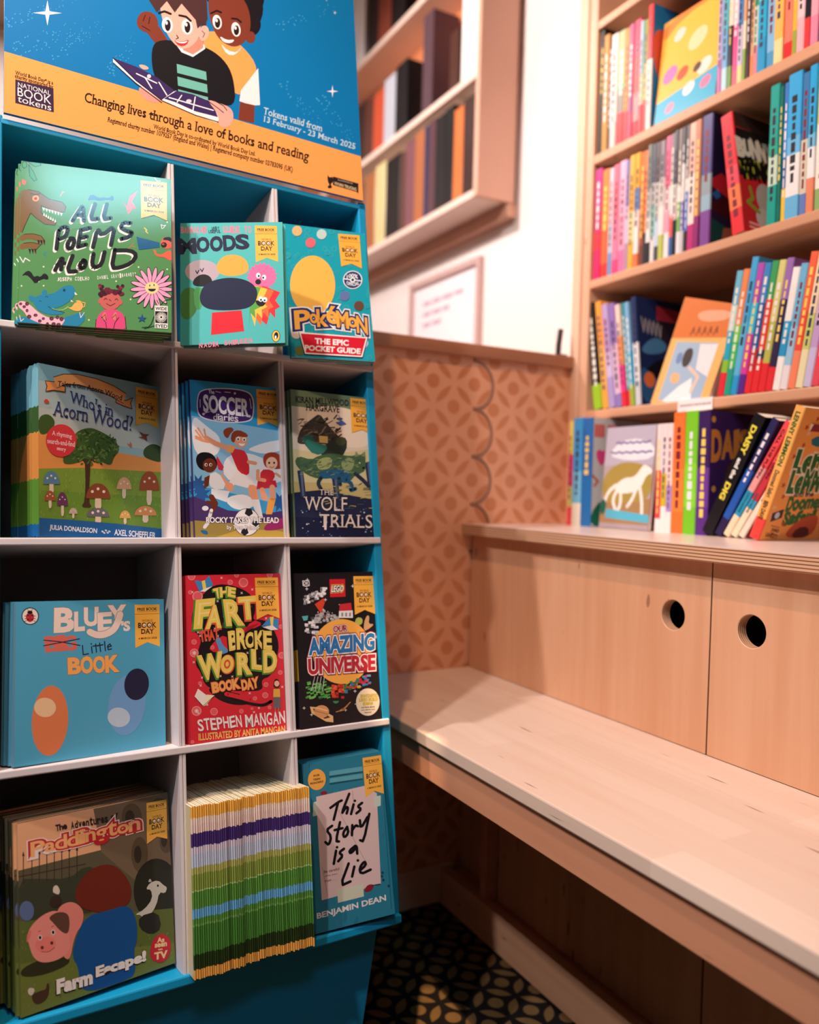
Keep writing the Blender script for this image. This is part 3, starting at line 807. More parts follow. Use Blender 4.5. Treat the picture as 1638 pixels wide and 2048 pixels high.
def d_poems(A):
    K = '15161a'; W_ = 'ece8e2'
    # leaves
    for q in ([(195, 110), (225, 105), (230, 150), (205, 165), (190, 145)], [(245, 130), (290, 200), (315, 260), (290, 272), (255, 230)], [(235, 105), (300, 150), (350, 135), (345, 118)]):
        A.blob(q, '3f8f55', 2); A.stroke(q, 5, K, True)
    # dinosaur
    A.blob([(172, 360), (240, 338), (330, 360), (420, 425), (530, 450), (568, 490), (555, 535), (480, 540), (390, 500), (350, 480), (352, 540), (410, 600), (480, 620), (470, 650), (380, 640), (300, 580), (262, 545), (215, 650), (180, 720), (168, 700)], '7a5a34', 1)
    A.stroke([(262, 545), (215, 650), (190, 712)], 6, K)
    A.stroke([(240, 345), (330, 362), (420, 425), (530, 450), (564, 490), (552, 535), (480, 540), (392, 500), (352, 482), (352, 540), (410, 602), (480, 622), (468, 650), (380, 640), (300, 582), (262, 545)], 5, K)
    for i in range(7): x = 372+25*i; A.poly([(x-11, 497+9*i*.8), (x+12, 503+9*i*.8), (x+2, 530+7*i)], W_)
    for i in range(6): x = 375+19*i; A.poly([(x-8, 565+12*i), (x+9, 572+10*i), (x+2, 540+11*i)], W_)
    A.disc(305, 420, 28, 26, 'f0a870'); A.disc(305, 420, 15, 15, 'd84838'); A.disc(305, 420, 6, 6, K); A.stroke([(262, 376), (300, 388), (338, 380)], 6, K)
    for dy in (0, 75):
        A.blob([(172, 730+dy), (260, 715+dy), (350, 735+dy), (388-dy, 780+dy), (375-dy, 822+dy), (330-dy*.6, 790+dy), (250, 765+dy), (172, 790+dy)], '7a5a34', 1)
        for i in range(3): A.poly([(318+24*i-dy, 775+dy), (340+22*i-dy, 780+dy), (332+26*i-dy, 826+dy)], K)
        A.stroke([(205, 728+dy), (280, 722+dy), (350, 740+dy), (384-dy, 785+dy)], 5, K)
    # bat shape and hearts
    A.blob([(745, 440), (775, 375), (850, 415), (880, 405), (925, 415), (968, 385), (975, 440), (920, 425), (850, 440), (790, 425)], '274a78', 1)
    A.poly([(1055, 450), (1090, 480), (1110, 400), (1180, 350), (1135, 440), (1170, 500), (1130, 515), (1100, 555), (1085, 500)], 'e06058')
    A.blob([(185, 250), (225, 270), (220, 305), (190, 300)], 'd8644c', 1)
    for q in ([(1100, 850), (1150, 800)], [(1130, 830), (1160, 835)]): A.stroke(q, 5, 'c86858')
    A.stroke([(170, 920), (200, 968), (215, 930), (255, 955)], 8, W_); A.stroke([(1330, 235), (1350, 262), (1380, 262)], 7, W_)
    A.stroke([(1392, 670), (1386, 640), (1408, 652), (1428, 645), (1405, 672), (1392, 676)], 5, W_)
    A.stroke([(1240, 670), (1262, 690), (1252, 698), (1270, 715)], 9, 'f0c858')
    A.stroke([(372, 905), (400, 880), (372, 880), (375, 905), (398, 912)], 6, '2e8f8a')
    A.stroke([(515, 400), (535, 360), (545, 368)], 7, 'd88a58')
    for x, y in ((372, 1005), (185, 1168), (372, 1168), (995, 1132), (1190, 1010), (1440, 1030), (330, 1130), (760, 1465), (1120, 1290), (1440, 620)): A.disc(x, y, 7, 7, 'e6ecc8', n=10)
    # lettering strokes, white shadow then black brush
    S = [[(620, 610), (660, 545), (712, 470), (716, 610)], [(655, 560), (712, 556)], [(812, 466), (770, 600), (838, 592)], [(915, 466), (880, 598), (950, 586)],
         [(500, 700), (482, 852)], [(500, 700), (540, 660), (585, 672), (560, 750), (492, 772)], [(612, 760), (575, 800), (578, 850), (612, 848), (636, 800), (630, 762), (600, 762)],
         [(690, 690), (665, 835)], [(690, 692), (770, 672)], [(680, 760), (742, 745)], [(665, 835), (735, 815)], [(795, 838), (835, 672), (870, 742), (985, 648), (950, 820)],
         [(1120, 630), (1060, 622), (1030, 668), (1090, 700), (1138, 708), (1110, 750), (1040, 766)],
         [(470, 1035), (540, 905), (520, 1030)], [(488, 990), (550, 975)], [(620, 912), (570, 1050), (650, 1045)], [(715, 950), (680, 985), (690, 1025), (725, 1010), (735, 960), (712, 950)],
         [(800, 895), (785, 990), (820, 1015), (870, 985), (895, 880)], [(985, 860), (955, 1020), (1030, 1015), (1130, 975), (1175, 905), (1120, 865), (985, 866)]]
    for s_ in S: A.stroke([(x-14, y+14) for x, y in s_], 38, W_, smooth=1)
    for s_ in S: A.stroke(s_, 36, K, smooth=1)
    A.word('JOSEPH COELHO', (488, 1098), (768, 1092), (488, 1130), W_, 0.025, 0.08, 2)
    A.word('DANIEL GRAY-BARNETT', (830, 1088), (1172, 1056), (832, 1116), W_, 0.025, 0.08, 3)
    # child with megaphone
    A.blob([(1312, 852), (1345, 868), (1345, 900), (1400, 900), (1440, 870), (1480, 870), (1480, 970), (1420, 925), (1340, 920)], 'e8604c', 1)
    A.disc(1440, 800, 55, 52, 'e8604c'); A.blob([(1395, 775), (1420, 748), (1478, 750), (1480, 800), (1450, 778)], K, 2); A.disc(1412, 818, 26, 24, K); A.disc(1405, 812, 10, 8, 'd83830')
    A.poly([(1170, 746), (1372, 798), (1374, 840), (1192, 862)], '1a5a88')
    # bat
    A.blob([(182, 1085), (235, 1035), (268, 1050), (290, 1095), (320, 1080), (345, 1095), (375, 1058), (412, 1080), (412, 1118), (360, 1105), (300, 1155), (270, 1110), (225, 1070)], K, 1)
    # hippo with spotted scarf and teapot
    A.blob([(150, 1430), (240, 1440), (420, 1470), (560, 1440), (700, 1395), (735, 1450), (680, 1520), (560, 1540), (320, 1530), (150, 1500)], '1f7fa8', 1)
    A.blob([(290, 1330), (275, 1280), (350, 1240), (460, 1240), (540, 1170), (620, 1160), (650, 1220), (615, 1290), (520, 1350), (430, 1370), (545, 1392), (540, 1415), (430, 1420), (340, 1390)], '1f7fa8', 2)
    A.disc(280, 1280, 40, 22, '1f7fa8', 30); A.disc(378, 1228, 20, 28, '1f7fa8', 20); A.disc(548, 1208, 11, 13, '123a52')
    A.blob([(420, 1352), (520, 1385), (600, 1330), (560, 1380), (470, 1385)], '8ab868', 1)
    A.stroke([(410, 1345), (450, 1372), (548, 1398)], 5, K)
    A.poly([(636, 1222), (664, 1248), (640, 1248)], W_); A.poly([(606, 1290), (628, 1310), (604, 1306)], W_)
    A.stroke([(335, 1300), (345, 1296), (355, 1304)], 4, K); A.stroke([(385, 1265), (400, 1258), (410, 1268)], 4, K)
    A.blob([(155, 1305), (200, 1295), (260, 1330), (330, 1400), (430, 1450), (560, 1450), (540, 1490), (510, 1525), (400, 1510), (240, 1450), (210, 1390), (158, 1350)], 'f0b4c4', 2)
    rr = random.Random(4)
    for x, y in ((178, 1322), (208, 1347), (232, 1380), (250, 1432), (304, 1420), (340, 1470), (370, 1450), (405, 1500), (440, 1450), (458, 1495), (490, 1440), (525, 1455), (500, 1500), (232, 1322)):
        A.disc(x, y, rr.uniform(12, 20), rr.uniform(12, 20), '5a2436', n=14); A.disc(x+2, y+2, 5, 5, 'a04870', n=8)
    A.blob([(570, 1350), (610, 1360), (640, 1310), (700, 1310), (712, 1350), (690, 1388), (640, 1388), (600, 1370)], 'f0ae5c', 2); A.disc(672, 1304, 24, 8, 'f0ae5c', 10); A.stroke([(700, 1312), (728, 1318), (722, 1350), (704, 1356)], 7, 'f0ae5c')
    A.stroke([(168, 1420), (180, 1470), (205, 1450)], 5, W_); A.stroke([(680, 1400), (690, 1445), (720, 1400)], 5, W_)
    # girl in pink jumper
    A.blob([(820, 1530), (822, 1460), (870, 1390), (940, 1370), (1020, 1385), (1072, 1440), (1085, 1560), (940, 1560), (815, 1545)], 'd8487c', 1)
    A.disc(945, 1300, 92, 82, 'c4605c'); A.disc(858, 1305, 18, 22, 'c4605c'); A.disc(1034, 1315, 16, 22, 'c4605c')
    rr = random.Random(8)
    for i in range(42):
        x = rr.uniform(852, 1050); y = 1215 + rr.uniform(-22, 20) + (abs(x-950)/100)**2*40
        A.disc(x, y, 17, 15, ('6a1c34', '5a1830', '3c1020')[i % 3], n=10)
    for cx, cy in ((872, 1185), (1030, 1192)):
        for i in range(6): A.disc(cx+rr.uniform(-22, 22), cy+rr.uniform(-20, 20), 15, 14, ('6a1c34', '8a2c4c', '3c1020')[i % 3], n=10)
    for q in ([(890, 1292), (905, 1278), (918, 1290)], [(985, 1295), (1000, 1282), (1012, 1298)], [(910, 1325), (945, 1345), (985, 1325)], [(935, 1290), (950, 1302)]): A.stroke(q, 5, K)
    for cx in (892, 985): A.blob([(cx-28, 1450), (cx-5, 1400), (cx+15, 1400), (cx+22, 1455), (cx, 1475)], 'd87468', 1); A.stroke([(cx-25, 1450), (cx+8, 1420), (cx+18, 1470)], 4, K)
    for q in ([(870, 1440), (905, 1490), (915, 1555)], [(1020, 1445), (985, 1490), (970, 1555)], [(822, 1460), (815, 1550)], [(1072, 1440), (1083, 1550)]): A.stroke(q, 5, K)
    # flower
    for i in range(17):
        a = 2*PI*i/17+.1
        A.disc(1307+112*math.cos(a), 1192+104*math.sin(a), 82, 22, K, math.degrees(a), 16)
        A.disc(1307+112*math.cos(a), 1192+104*math.sin(a), 76, 17, 'f2a0c4', math.degrees(a), 16)
    A.disc(1307, 1192, 60, 52, 'f0d494'); A.disc(1307, 1200, 34, 24, K, 0, 20, 0, 180); A.disc(1288, 1172, 5, 9, K); A.disc(1325, 1168, 5, 9, K)
    A.stroke([(1350, 1300), (1365, 1330)], 6, K)
    for q in ([(1385, 1340), (1420, 1300), (1478, 1290)], [(1220, 1535), (1290, 1530), (1325, 1440)], [(1240, 1545), (1330, 1520)]): A.stroke(q, 5, K, smooth=1)
    A.poly([(1222, 1415), (1232, 1448), (1262, 1450), (1238, 1464), (1246, 1488), (1218, 1472), (1190, 1488), (1204, 1462), (1180, 1446), (1212, 1446)], '1c4f86')
    # imprint block
    A.poly([(1330, 1345), (1446, 1352), (1446, 1550), (1332, 1542)], W_); A.poly([(1335, 1394), (1442, 1400), (1442, 1503), (1336, 1496)], K)
    for i in range(24):
        a = 2*PI*i/24; A.stroke([(1388+20*math.cos(a), 1448+20*math.sin(a)), (1388+48*math.cos(a), 1448+46*math.sin(a))], 4, W_)
    A.disc(1388, 1448, 17, 17, W_); A.disc(1388, 1448, 9, 9, K)
    A.text('WIDE', (1338, 1357), (1438, 1362), (1338, 1384), K, 0.02); A.text('EYED', (1340, 1508), (1440, 1514), (1340, 1536), K, 0.02)
    badge(A, [(1207, 260), (1438, 278), (1438, 608), (1212, 588)])

def d_moods(A):
    N = '1b2140'
    A.poly([(100, 258), (188, 258), (188, 1120), (100, 1120)], '379a98')
    A.word('GUIDE TO', (408, 268), (618, 260), (410, 312), 'e07c94', 0.03, .05, 3); A.word('BARBARA\'S', (122, 285), (300, 275), (122, 326), 'd8748c', 0.03, .05, 4)
    A.word('VERY', (328, 276), (384, 270), (330, 300), N, 0.03, .08, 5); A.word('USEFUL', (308, 298), (396, 292), (308, 320), N, 0.03, .08, 6)
    A.word('MOODS', (100, 372), (596, 318), (108, 470), N, 0.05, .03, 8)
    A.disc(265, 590, 120, 82, 'b4a4b0'); A.stroke([(218, 585), (228, 605), (240, 582)], 7, N); A.stroke([(250, 572), (262, 592), (272, 568)], 7, N)
    A.blob([(192, 690), (205, 640), (260, 605), (320, 620), (340, 680), (270, 700)], '17181c', 2)
    A.blob([(365, 530), (420, 470), (520, 465), (590, 510), (598, 590), (520, 620), (420, 620), (365, 590)], 'f2a648', 2)
    pts = []
    for i in range(40):
        a = 2*PI*i/40; r_ = 1.0 if i % 2 else 0.84
        pts.append((698+118*r_*math.cos(a), 620+102*r_*math.sin(a)))
    A.poly(pts, 'e06ca0')
    for x, y in ((690, 615),): A.disc(x-22, y, 17, 20, 'f2eff2'); A.disc(x+22, y+14, 17, 20, 'f2eff2'); A.disc(x-18, y+4, 7, 8, N); A.disc(x+16, y+16, 7, 8, N); A.disc(668, 662, 22, 20, '18161a')
    A.blob([(105, 760), (150, 700), (220, 710), (240, 800), (210, 900), (150, 940), (108, 900)], '3f7a3a', 2)
    A.blob([(200, 700), (280, 710), (260, 860), (210, 860)], '4a9a58', 1)
    for k, c in enumerate(('e03038', 'f06a3c', 'f7c04c', '5aa048')):
        A.poly([(838-50*k, 740-12*k), (800-50*k, 800), (838-50*k, 850), (800-52*k, 870), (800-50*k, 935), (760-50*k, 890), (735-45*k, 985+5*k), (640-12*k, 900), (700-30*k, 690)], c)
    A.disc(690, 800, 40, 46, '1a181c', 0, 24, 0, 180); A.disc(688, 790, 18, 20, 'f2eff2'); A.disc(720, 795, 18, 20, 'f2eff2'); A.disc(690, 796, 7, 8, N); A.disc(718, 800, 7, 8, N)
    # plain dark cloud over a red box, no face
    A.blob([(240, 780), (262, 700), (330, 655), (440, 630), (560, 640), (650, 690), (668, 770), (630, 840), (540, 870), (340, 870), (262, 840)], N, 2)
    A.poly([(330, 885), (545, 872), (565, 1028), (322, 1048)], 'e02434')
    A.word('NADIA SHIREEN', (235, 1108), (632, 1082), (235, 1142), 'e07c94', 0.03, .05, 9)
    A.disc(808, 1074, 33, 46, '2a2018', -3); A.disc(808, 1074, 29, 42, 'f2c060', -3)
    A.blob([(796, 1050), (815, 1040), (828, 1062), (822, 1092), (800, 1098), (792, 1080)], '18181c', 2); A.disc(806, 1082, 7, 13, 'f2eee8', 0)
    badge(A, [(640, 252), (806, 248), (820, 512), (650, 518)])

def d_poke(A):
    rr = random.Random(12)
    for i in range(120):
        x, y = rr.uniform(880, 1520), rr.uniform(250, 1230); r_ = rr.uniform(9, 24)
        A.disc(x, y, r_, None, '3aabb8', n=14); A.disc(x, y, r_*.72, None, '1ea0b4', n=14)
    # plain yellow disc where the printed figure stands
    A.disc(1075, 690, 165, 215, 'f5bd58', 0, 40)
    for x, y, c in ((965, 298, 'e0b880'), (1142, 322, 'bcd4d0'), (1062, 383, 'e06a78'), (1308, 765, '6878b0'), (1412, 836, '6a4a3c'), (952, 1048, 'ecd8d4'), (1446, 1108, 'a8d0e8'), (976, 1172, '6a7440')):
        A.disc(x, y, 36, 36, c)
    A.disc(1366, 648, 70, 66, 'eef0f4'); A.disc(1366, 648, 63, 60, '24366c'); A.disc(1366, 648, 20, 19, 'eef0f4'); A.disc(1366, 648, 10, 10, '24366c')
    A.stroke([(1302, 640), (1346, 646)], 8, 'eef0f4'); A.stroke([(1386, 650), (1430, 656)], 8, 'eef0f4')
    A.text('100%', (1324, 604), (1402, 604), (1324, 630), 'eef0f4', 0.03, arc=10); A.text('OFFICIAL', (1322, 668), (1412, 668), (1322, 692), 'eef0f4', 0.03, arc=-12)
    Wd = [('P', 942, 880, 1046, 870, 1010), ('o', 1052, 900, 1102, 898, 966), ('k', 1104, 868, 1172, 864, 990), ('\u00e9', 1174, 838, 1246, 848, 960), ('M', 1248, 876, 1330, 886, 992), ('o', 1332, 922, 1392, 926, 990), ('N', 1394, 912, 1468, 926, 1030)]
    for o, c in ((0.16, 'f4f2f6'), (0.11, '23326c')):
        for ch, x0, y0, x1, y1, yb in Wd: A.text(ch, (x0, y0), (x1, y1), (x0+8, yb), c, o)
    for ch, x0, y0, x1, y1, yb in Wd: A.text(ch, (x0, y0), (x1, y1), (x0+8, yb), 'f7b04c', 0.03)
    A.text('TM', (1452, 1034), (1470, 1036), (1452, 1044), '23326c', 0.02)
    A.poly([(968, 1034), (1482, 1064), (1440, 1222), (1010, 1204)], '20243c'); A.poly([(972, 1032), (1476, 1066), (1438, 1214), (1016, 1196)], 'f2eef0'); A.poly([(986, 1044), (1464, 1074), (1430, 1204), (1024, 1186)], 'dc2038')
    A.text('THE EPIC', (1092, 1078), (1336, 1090), (1092, 1118), 'f6f2f4', 0.045); A.text('POCKET GUIDE', (1018, 1130), (1424, 1152), (1016, 1168), 'f6f2f4', 0.045)
    badge(A, [(1260, 318), (1414, 330), (1432, 566), (1284, 552)])

def d_acorn(A):
    def band(y0, y1, c): A.poly([(320, y0), (1440, y0), (1440, y1), (320, y1)], c)
    A.poly([(347, 107), (1385, 330), (1392, 560), (340, 420)], '86b8c8'); A.poly([(342, 250), (1390, 470), (1396, 700), (338, 560)], 'a8c0c4'); A.poly([(338, 480), (1395, 620), (1400, 860), (336, 720)], 'b8c4c0')
    A.poly([(330, 690), (460, 640), (700, 790), (1020, 870), (1200, 900), (1404, 930), (1408, 1040), (330, 1020)], 'e59a52')
    A.blob([(336, 560), (420, 530), (485, 590), (470, 660), (390, 720), (336, 700)], '3c5c2c', 2)
    A.blob([(1240, 900), (1236, 850), (1270, 810), (1330, 790), (1400, 830), (1404, 960), (1290, 930)], '34502c', 2)
    A.poly([(324, 1010), (700, 1000), (1408, 1035), (1420, 1510), (322, 1470)], '7c9c3c'); A.poly([(324, 1200), (1413, 1250), (1424, 1530), (322, 1470)], '6c9438')
    rr = random.Random(6)
    for i in range(170):
        x, y = rr.uniform(330, 1405), rr.uniform(1020, 1460); A.stroke([(x, y), (x+rr.uniform(-8, 8), y-rr.uniform(12, 30))], 3, rr.choice(['94b04c', '5c8430', 'a8bc5c']))
    # tree
    A.blob([(735, 900), (790, 900), (778, 1100), (770, 1300), (800, 1350), (700, 1350), (735, 1290), (742, 1100)], '4a3428', 1)
    for q in ([(760, 960), (690, 900), (620, 880)], [(765, 950), (850, 890), (930, 880)], [(760, 930), (770, 840)]): A.stroke(q, 22, '4a3428')
    A.blob([(540, 960), (560, 860), (640, 760), (660, 690), (780, 650), (880, 690), (1000, 760), (1040, 850), (990, 900), (960, 990), (860, 930), (760, 920), (660, 960), (600, 970)], '3f5f30', 2)
    for i in range(150):
        a = rr.uniform(0, 2*PI); r_ = math.sqrt(rr.random()); x, y = 800+225*r_*math.cos(a), 830+150*r_*math.sin(a)
        A.disc(x, y, rr.uniform(12, 22), 7, rr.choice(['567c3c', '2e4a26', '6a8c48', '486c34']), rr.uniform(0, 180), 8)
    # plain toadstools in the meadow
    for x, y, rx, ry, c in ((440, 1130, 70, 105, '5c84a0'), (425, 1280, 48, 80, 'a0583c'), (535, 1320, 46, 110, '6a3c60'), (850, 1250, 100, 120, '8a4a30'), (850, 1420, 95, 70, '6c6a74'), (1075, 1170, 60, 95, 'd8a880'), (1290, 1170, 80, 150, '9c4c2c'), (1260, 1400, 90, 75, 'd89058'), (1085, 1430, 45, 62, 'e0b05c'), (630, 1400, 36, 48, 'c4b4a4')):
        A.blob([(x-rx*.3, y+ry), (x-rx*.25, y-ry*.1), (x+rx*.25, y-ry*.1), (x+rx*.3, y+ry)], 'e0d0b4', 1); A.disc(x, y+ry*.15, rx*1.05, ry*1.1, c, 0, 28, 180, 360)
        for k in (-.5, 0, .5): A.disc(x+rx*k, y-ry*(.35+.2*(k == 0)), rx*.13, rx*.13, 'ecdcc8', n=10)
    A.poly([(320, 1450), (600, 1462), (1000, 1490), (1424, 1530), (1428, 1625), (318, 1625)], '1c5f9e')
    A.poly([(1190, 740), (1225, 735), (1200, 690), (1240, 712), (1285, 715), (1262, 735), (1270, 775), (1238, 752)], '7a3c2c'); A.poly([(1095, 790), (1120, 800), (1125, 775), (1138, 800), (1130, 828)], 'c47858')
    A.blob([(382, 430), (410, 405), (438, 440), (415, 448), (395, 445)], 'c84838', 1)
    # banner
    A.poly([(398, 255), (500, 268), (575, 310), (572, 358), (470, 340), (400, 350), (412, 302)], '2e2020'); A.poly([(404, 262), (500, 274), (570, 314), (566, 350), (470, 334), (408, 342), (420, 302)], 'e89858')
    A.poly([(1005, 405), (1085, 430), (1148, 405), (1130, 455), (1142, 505), (1080, 485), (1000, 450)], '2e2020'); A.poly([(1010, 412), (1085, 436), (1140, 414), (1122, 455), (1134, 496), (1080, 478), (1006, 446)], 'e89858')
    for o, c in ((6, '2e2020'), (0, 'f0a866')):
        up_ = [(470, 232), (560, 208), (680, 212), (840, 252), (980, 310), (1090, 380)]; dn_ = [(1065, 452), (950, 385), (830, 335), (690, 292), (580, 285), (500, 318)]
        A.poly([(x, y-o) for x, y in up_] + [(x, y+o) for x, y in dn_], c)
    A.text('Tales from Acorn Wood', (512, 236), (1058, 366), (508, 278), '30222a', 0.012, arc=26, slab=True)
    A.text("Who's in", (612, 338), (985, 468), (606, 440), '2c3c74', 0.0, slab=True); A.text('Acorn Wood?', (470, 424), (1150, 566), (460, 548), '2c3c74', 0.0, slab=True)
    A.disc(531, 766, 134, 140, 'd83c44', 0, 40)
    A.text('A rhyming', (452, 680), (626, 712), (452, 728), 'f4dce0', 0.006, slab=True); A.text('search-and-find', (410, 744), (652, 776), (410, 788), 'f4dce0', 0.006, slab=True); A.text('story', (492, 822), (574, 834), (492, 856), 'f4dce0', 0.006, slab=True)
    A.text('JULIA DONALDSON', (420, 1510), (840, 1536), (416, 1566), 'e8ecf0', 0.02); A.text('AXEL SCHEFFLER', (994, 1540), (1348, 1562), (992, 1592), 'e8ecf0', 0.02)
    for dx, dy in ((-30, 0), (-15, 12), (0, -10), (15, 10), (30, -2)): A.disc(918+dx, 1562+dy, 11, 8, 'c8d4e0', 30, 10)
    badge(A, [(1168, 318), (1350, 356), (1356, 668), (1172, 640)])

def d_soccer(A):
    A.poly([(150, 142), (808, 206), (838, 520), (162, 430)], '2f9ad4'); A.poly([(160, 400), (840, 520), (862, 1060), (172, 900)], '84bce0')
    for q in ([(155, 380), (260, 470), (380, 560), (350, 700), (172, 700)], [(560, 640), (700, 590), (840, 570), (850, 640), (700, 680), (600, 660)], [(380, 700), (560, 660), (700, 720), (850, 740), (856, 900), (400, 900)], [(380, 1000), (560, 960), (640, 1060), (480, 1100)]): A.blob(q, 'e8ecf4', 2)
    for x, y in ((205, 900), (800, 1030), (230, 970)):
        A.poly([(x+(70 if i % 2 else 34)*math.cos(i*PI/8), y+(80 if i % 2 else 40)*math.sin(i*PI/8)) for i in range(16)], '2a5a9c')
    A.poly([(170, 985), (420, 1090), (700, 1115), (866, 1085), (874, 1200), (176, 1200)], '4a3468')
    A.poly([(176, 1165), (500, 1190), (874, 1160), (878, 1290), (180, 1290)], 'a08a48'); A.poly([(330, 1290), (520, 1230), (780, 1240), (878, 1260), (878, 1292)], 'c8a850')
    # running girl in red
    SK = 'e8a07c'; SK3 = '6a3020'
    A.poly([(480, 800), (600, 830), (640, 910), (560, 925), (470, 900), (430, 960), (408, 920)], 'e8e6ec')
    A.blob([(400, 870), (470, 900), (455, 950), (420, 952), (372, 860), (380, 800)], SK, 1); A.poly([(342, 690), (392, 770), (382, 800), (352, 790), (336, 720)], 'c8304c')
    A.blob([(560, 900), (632, 905), (640, 980), (650, 1010), (590, 1020)], SK, 1); A.poly([(585, 1010), (650, 1010), (680, 1150), (640, 1140)], 'e4e6ee')
    A.blob([(430, 640), (500, 640), (555, 660), (580, 760), (575, 840), (500, 810), (470, 740)], 'd8303c', 1)
    A.poly([(400, 610), (480, 620), (455, 670), (410, 660)], 'f0a858'); A.stroke([(262, 560), (330, 600), (420, 635)], 36, SK); A.stroke([(190, 560), (235, 580), (280, 590)], 16, SK)
    for q in ([(188, 505), (230, 560)], [(205, 490), (245, 555)], [(250, 498), (262, 560)], [(188, 548), (240, 572)]): A.stroke(q, 13, SK)
    A.stroke([(572, 735), (622, 745)], 26, SK)
    A.blob([(388, 500), (440, 480), (470, 500), (440, 530), (420, 570), (390, 540)], '8a3c28', 2)
    A.blob([(450, 520), (520, 500), (565, 550), (560, 610), (520, 640), (470, 605)], SK, 2); A.blob([(440, 580), (450, 520), (500, 500), (570, 535), (560, 560), (480, 545), (470, 600)], '8a3c28', 1)
    for ex, ey in ((496, 568), (540, 572)): A.disc(ex, ey, 12, 15, 'f2eef0'); A.disc(ex, ey+2, 6, 9, '1c1418')
    A.blob([(496, 598), (530, 604), (550, 598), (535, 620), (510, 618)], 'f4f0f2', 1)
    # dark haired girl left
    A.blob([(270, 830), (350, 800), (420, 930), (300, 940)], 'e4e8f0', 1); A.poly([(300, 930), (432, 950), (410, 1030), (300, 990)], 'e4e8f0'); A.poly([(250, 850), (290, 830), (280, 910), (245, 930)], SK3)
    A.stroke([(300, 990), (330, 1040), (300, 1100)], 40, SK3); A.stroke([(300, 1090), (275, 1180), (250, 1215)], 26, 'e8e6ec'); A.blob([(215, 1235), (270, 1240), (275, 1275), (230, 1262)], '2a6ca0', 1)
    A.stroke([(330, 1040), (270, 1030)], 26, SK3); A.disc(255, 1075, 24, 18, 'e8e6ec')
    A.blob([(190, 690), (230, 660), (310, 670), (350, 740), (330, 800), (230, 800), (190, 750)], '15121a', 2); A.disc(288, 760, 50, 52, SK3)
    for ex in (262, 296): A.disc(ex, 755, 11, 12, 'e8dcd8'); A.disc(ex+2, 756, 6, 8, '18101a')
    # red haired girl right
    A.blob([(660, 790), (740, 790), (770, 830), (745, 880), (655, 880)], 'd8303c', 1); A.poly([(640, 870), (770, 870), (782, 920), (630, 935)], 'c82c3c'); A.stroke([(640, 800), (640, 860), (690, 870)], 26, SK); A.stroke([(770, 820), (830, 860)], 18, SK)
    A.stroke([(672, 940), (690, 1000)], 40, SK); A.stroke([(745, 920), (748, 1000)], 40, SK); A.poly([(718, 1000), (772, 1005), (745, 1120), (700, 1120)], 'e8a04c')
    A.blob([(672, 700), (710, 665), (780, 665), (830, 720), (830, 780), (780, 790), (690, 780)], 'a03c2c', 2); A.disc(740, 745, 42, 46, 'f0c4a8')
    for ex in (722, 758): A.disc(ex, 742, 7, 8, '1c1418')
    A.stroke([(726, 770), (742, 778), (758, 768)], 4, '8a2c2c')
    A.blob([(700, 1195), (790, 1150), (862, 1150), (850, 1220), (760, 1240), (680, 1240)], '9c2c6c', 1)
    # ball
    A.disc(560, 1178, 96, 103, '28242c', 0, 40); A.disc(560, 1178, 92, 99, 'f0ecee', 0, 40)
    for cx, cy, r_ in ((575, 1105, 32), (500, 1165, 26), (625, 1185, 28), (545, 1250, 30)): A.poly([(cx+r_*math.cos(k*2*PI/5+.3), cy+r_*math.sin(k*2*PI/5+.3)) for k in range(5)], '28242c')
    # title badge
    A.blob([(200, 260), (230, 210), (400, 200), (560, 220), (610, 270), (612, 400), (580, 450), (400, 455), (240, 425), (196, 380)], 'e8e4ee', 2); A.blob([(206, 264), (236, 216), (400, 207), (556, 227), (602, 274), (604, 396), (574, 443), (400, 447), (246, 419), (204, 376)], '46246e', 2)
    A.text('The', (282, 214), (324, 220), (282, 240), 'f2eef4', 0.02); A.text('SOCCER', (246, 252), (566, 288), (248, 370), 'f2eef4', 0.035); A.word('diaries', (316, 384), (500, 398), (316, 430), 'f2eef4', 0.01, .04, 5)
    for q in ([(335, 228), (370, 236)], [(400, 232), (440, 236)], [(222, 285), (222, 340)], [(580, 280), (590, 350)], [(250, 385), (290, 372)], [(530, 400), (570, 404)]): A.stroke(q, 5, 'e0d8ea')
    A.disc(472, 242, 8, 8, 'e0d8ea'); A.disc(246, 388, 9, 9, 'e0d8ea'); A.disc(578, 405, 9, 9, 'e0d8ea')
    A.text('ROCKY TAKES THE LEAD', (262, 1142), (794, 1144), (262, 1182), 'f6f2f4', 0.03, '38243c', 0.05); A.text('by Tom Palmer', (414, 1200), (654, 1204), (414, 1240), 'f6f2f4', 0.015, '38243c', 0.04)
    badge(A, [(626, 212), (792, 228), (802, 490), (636, 470)])

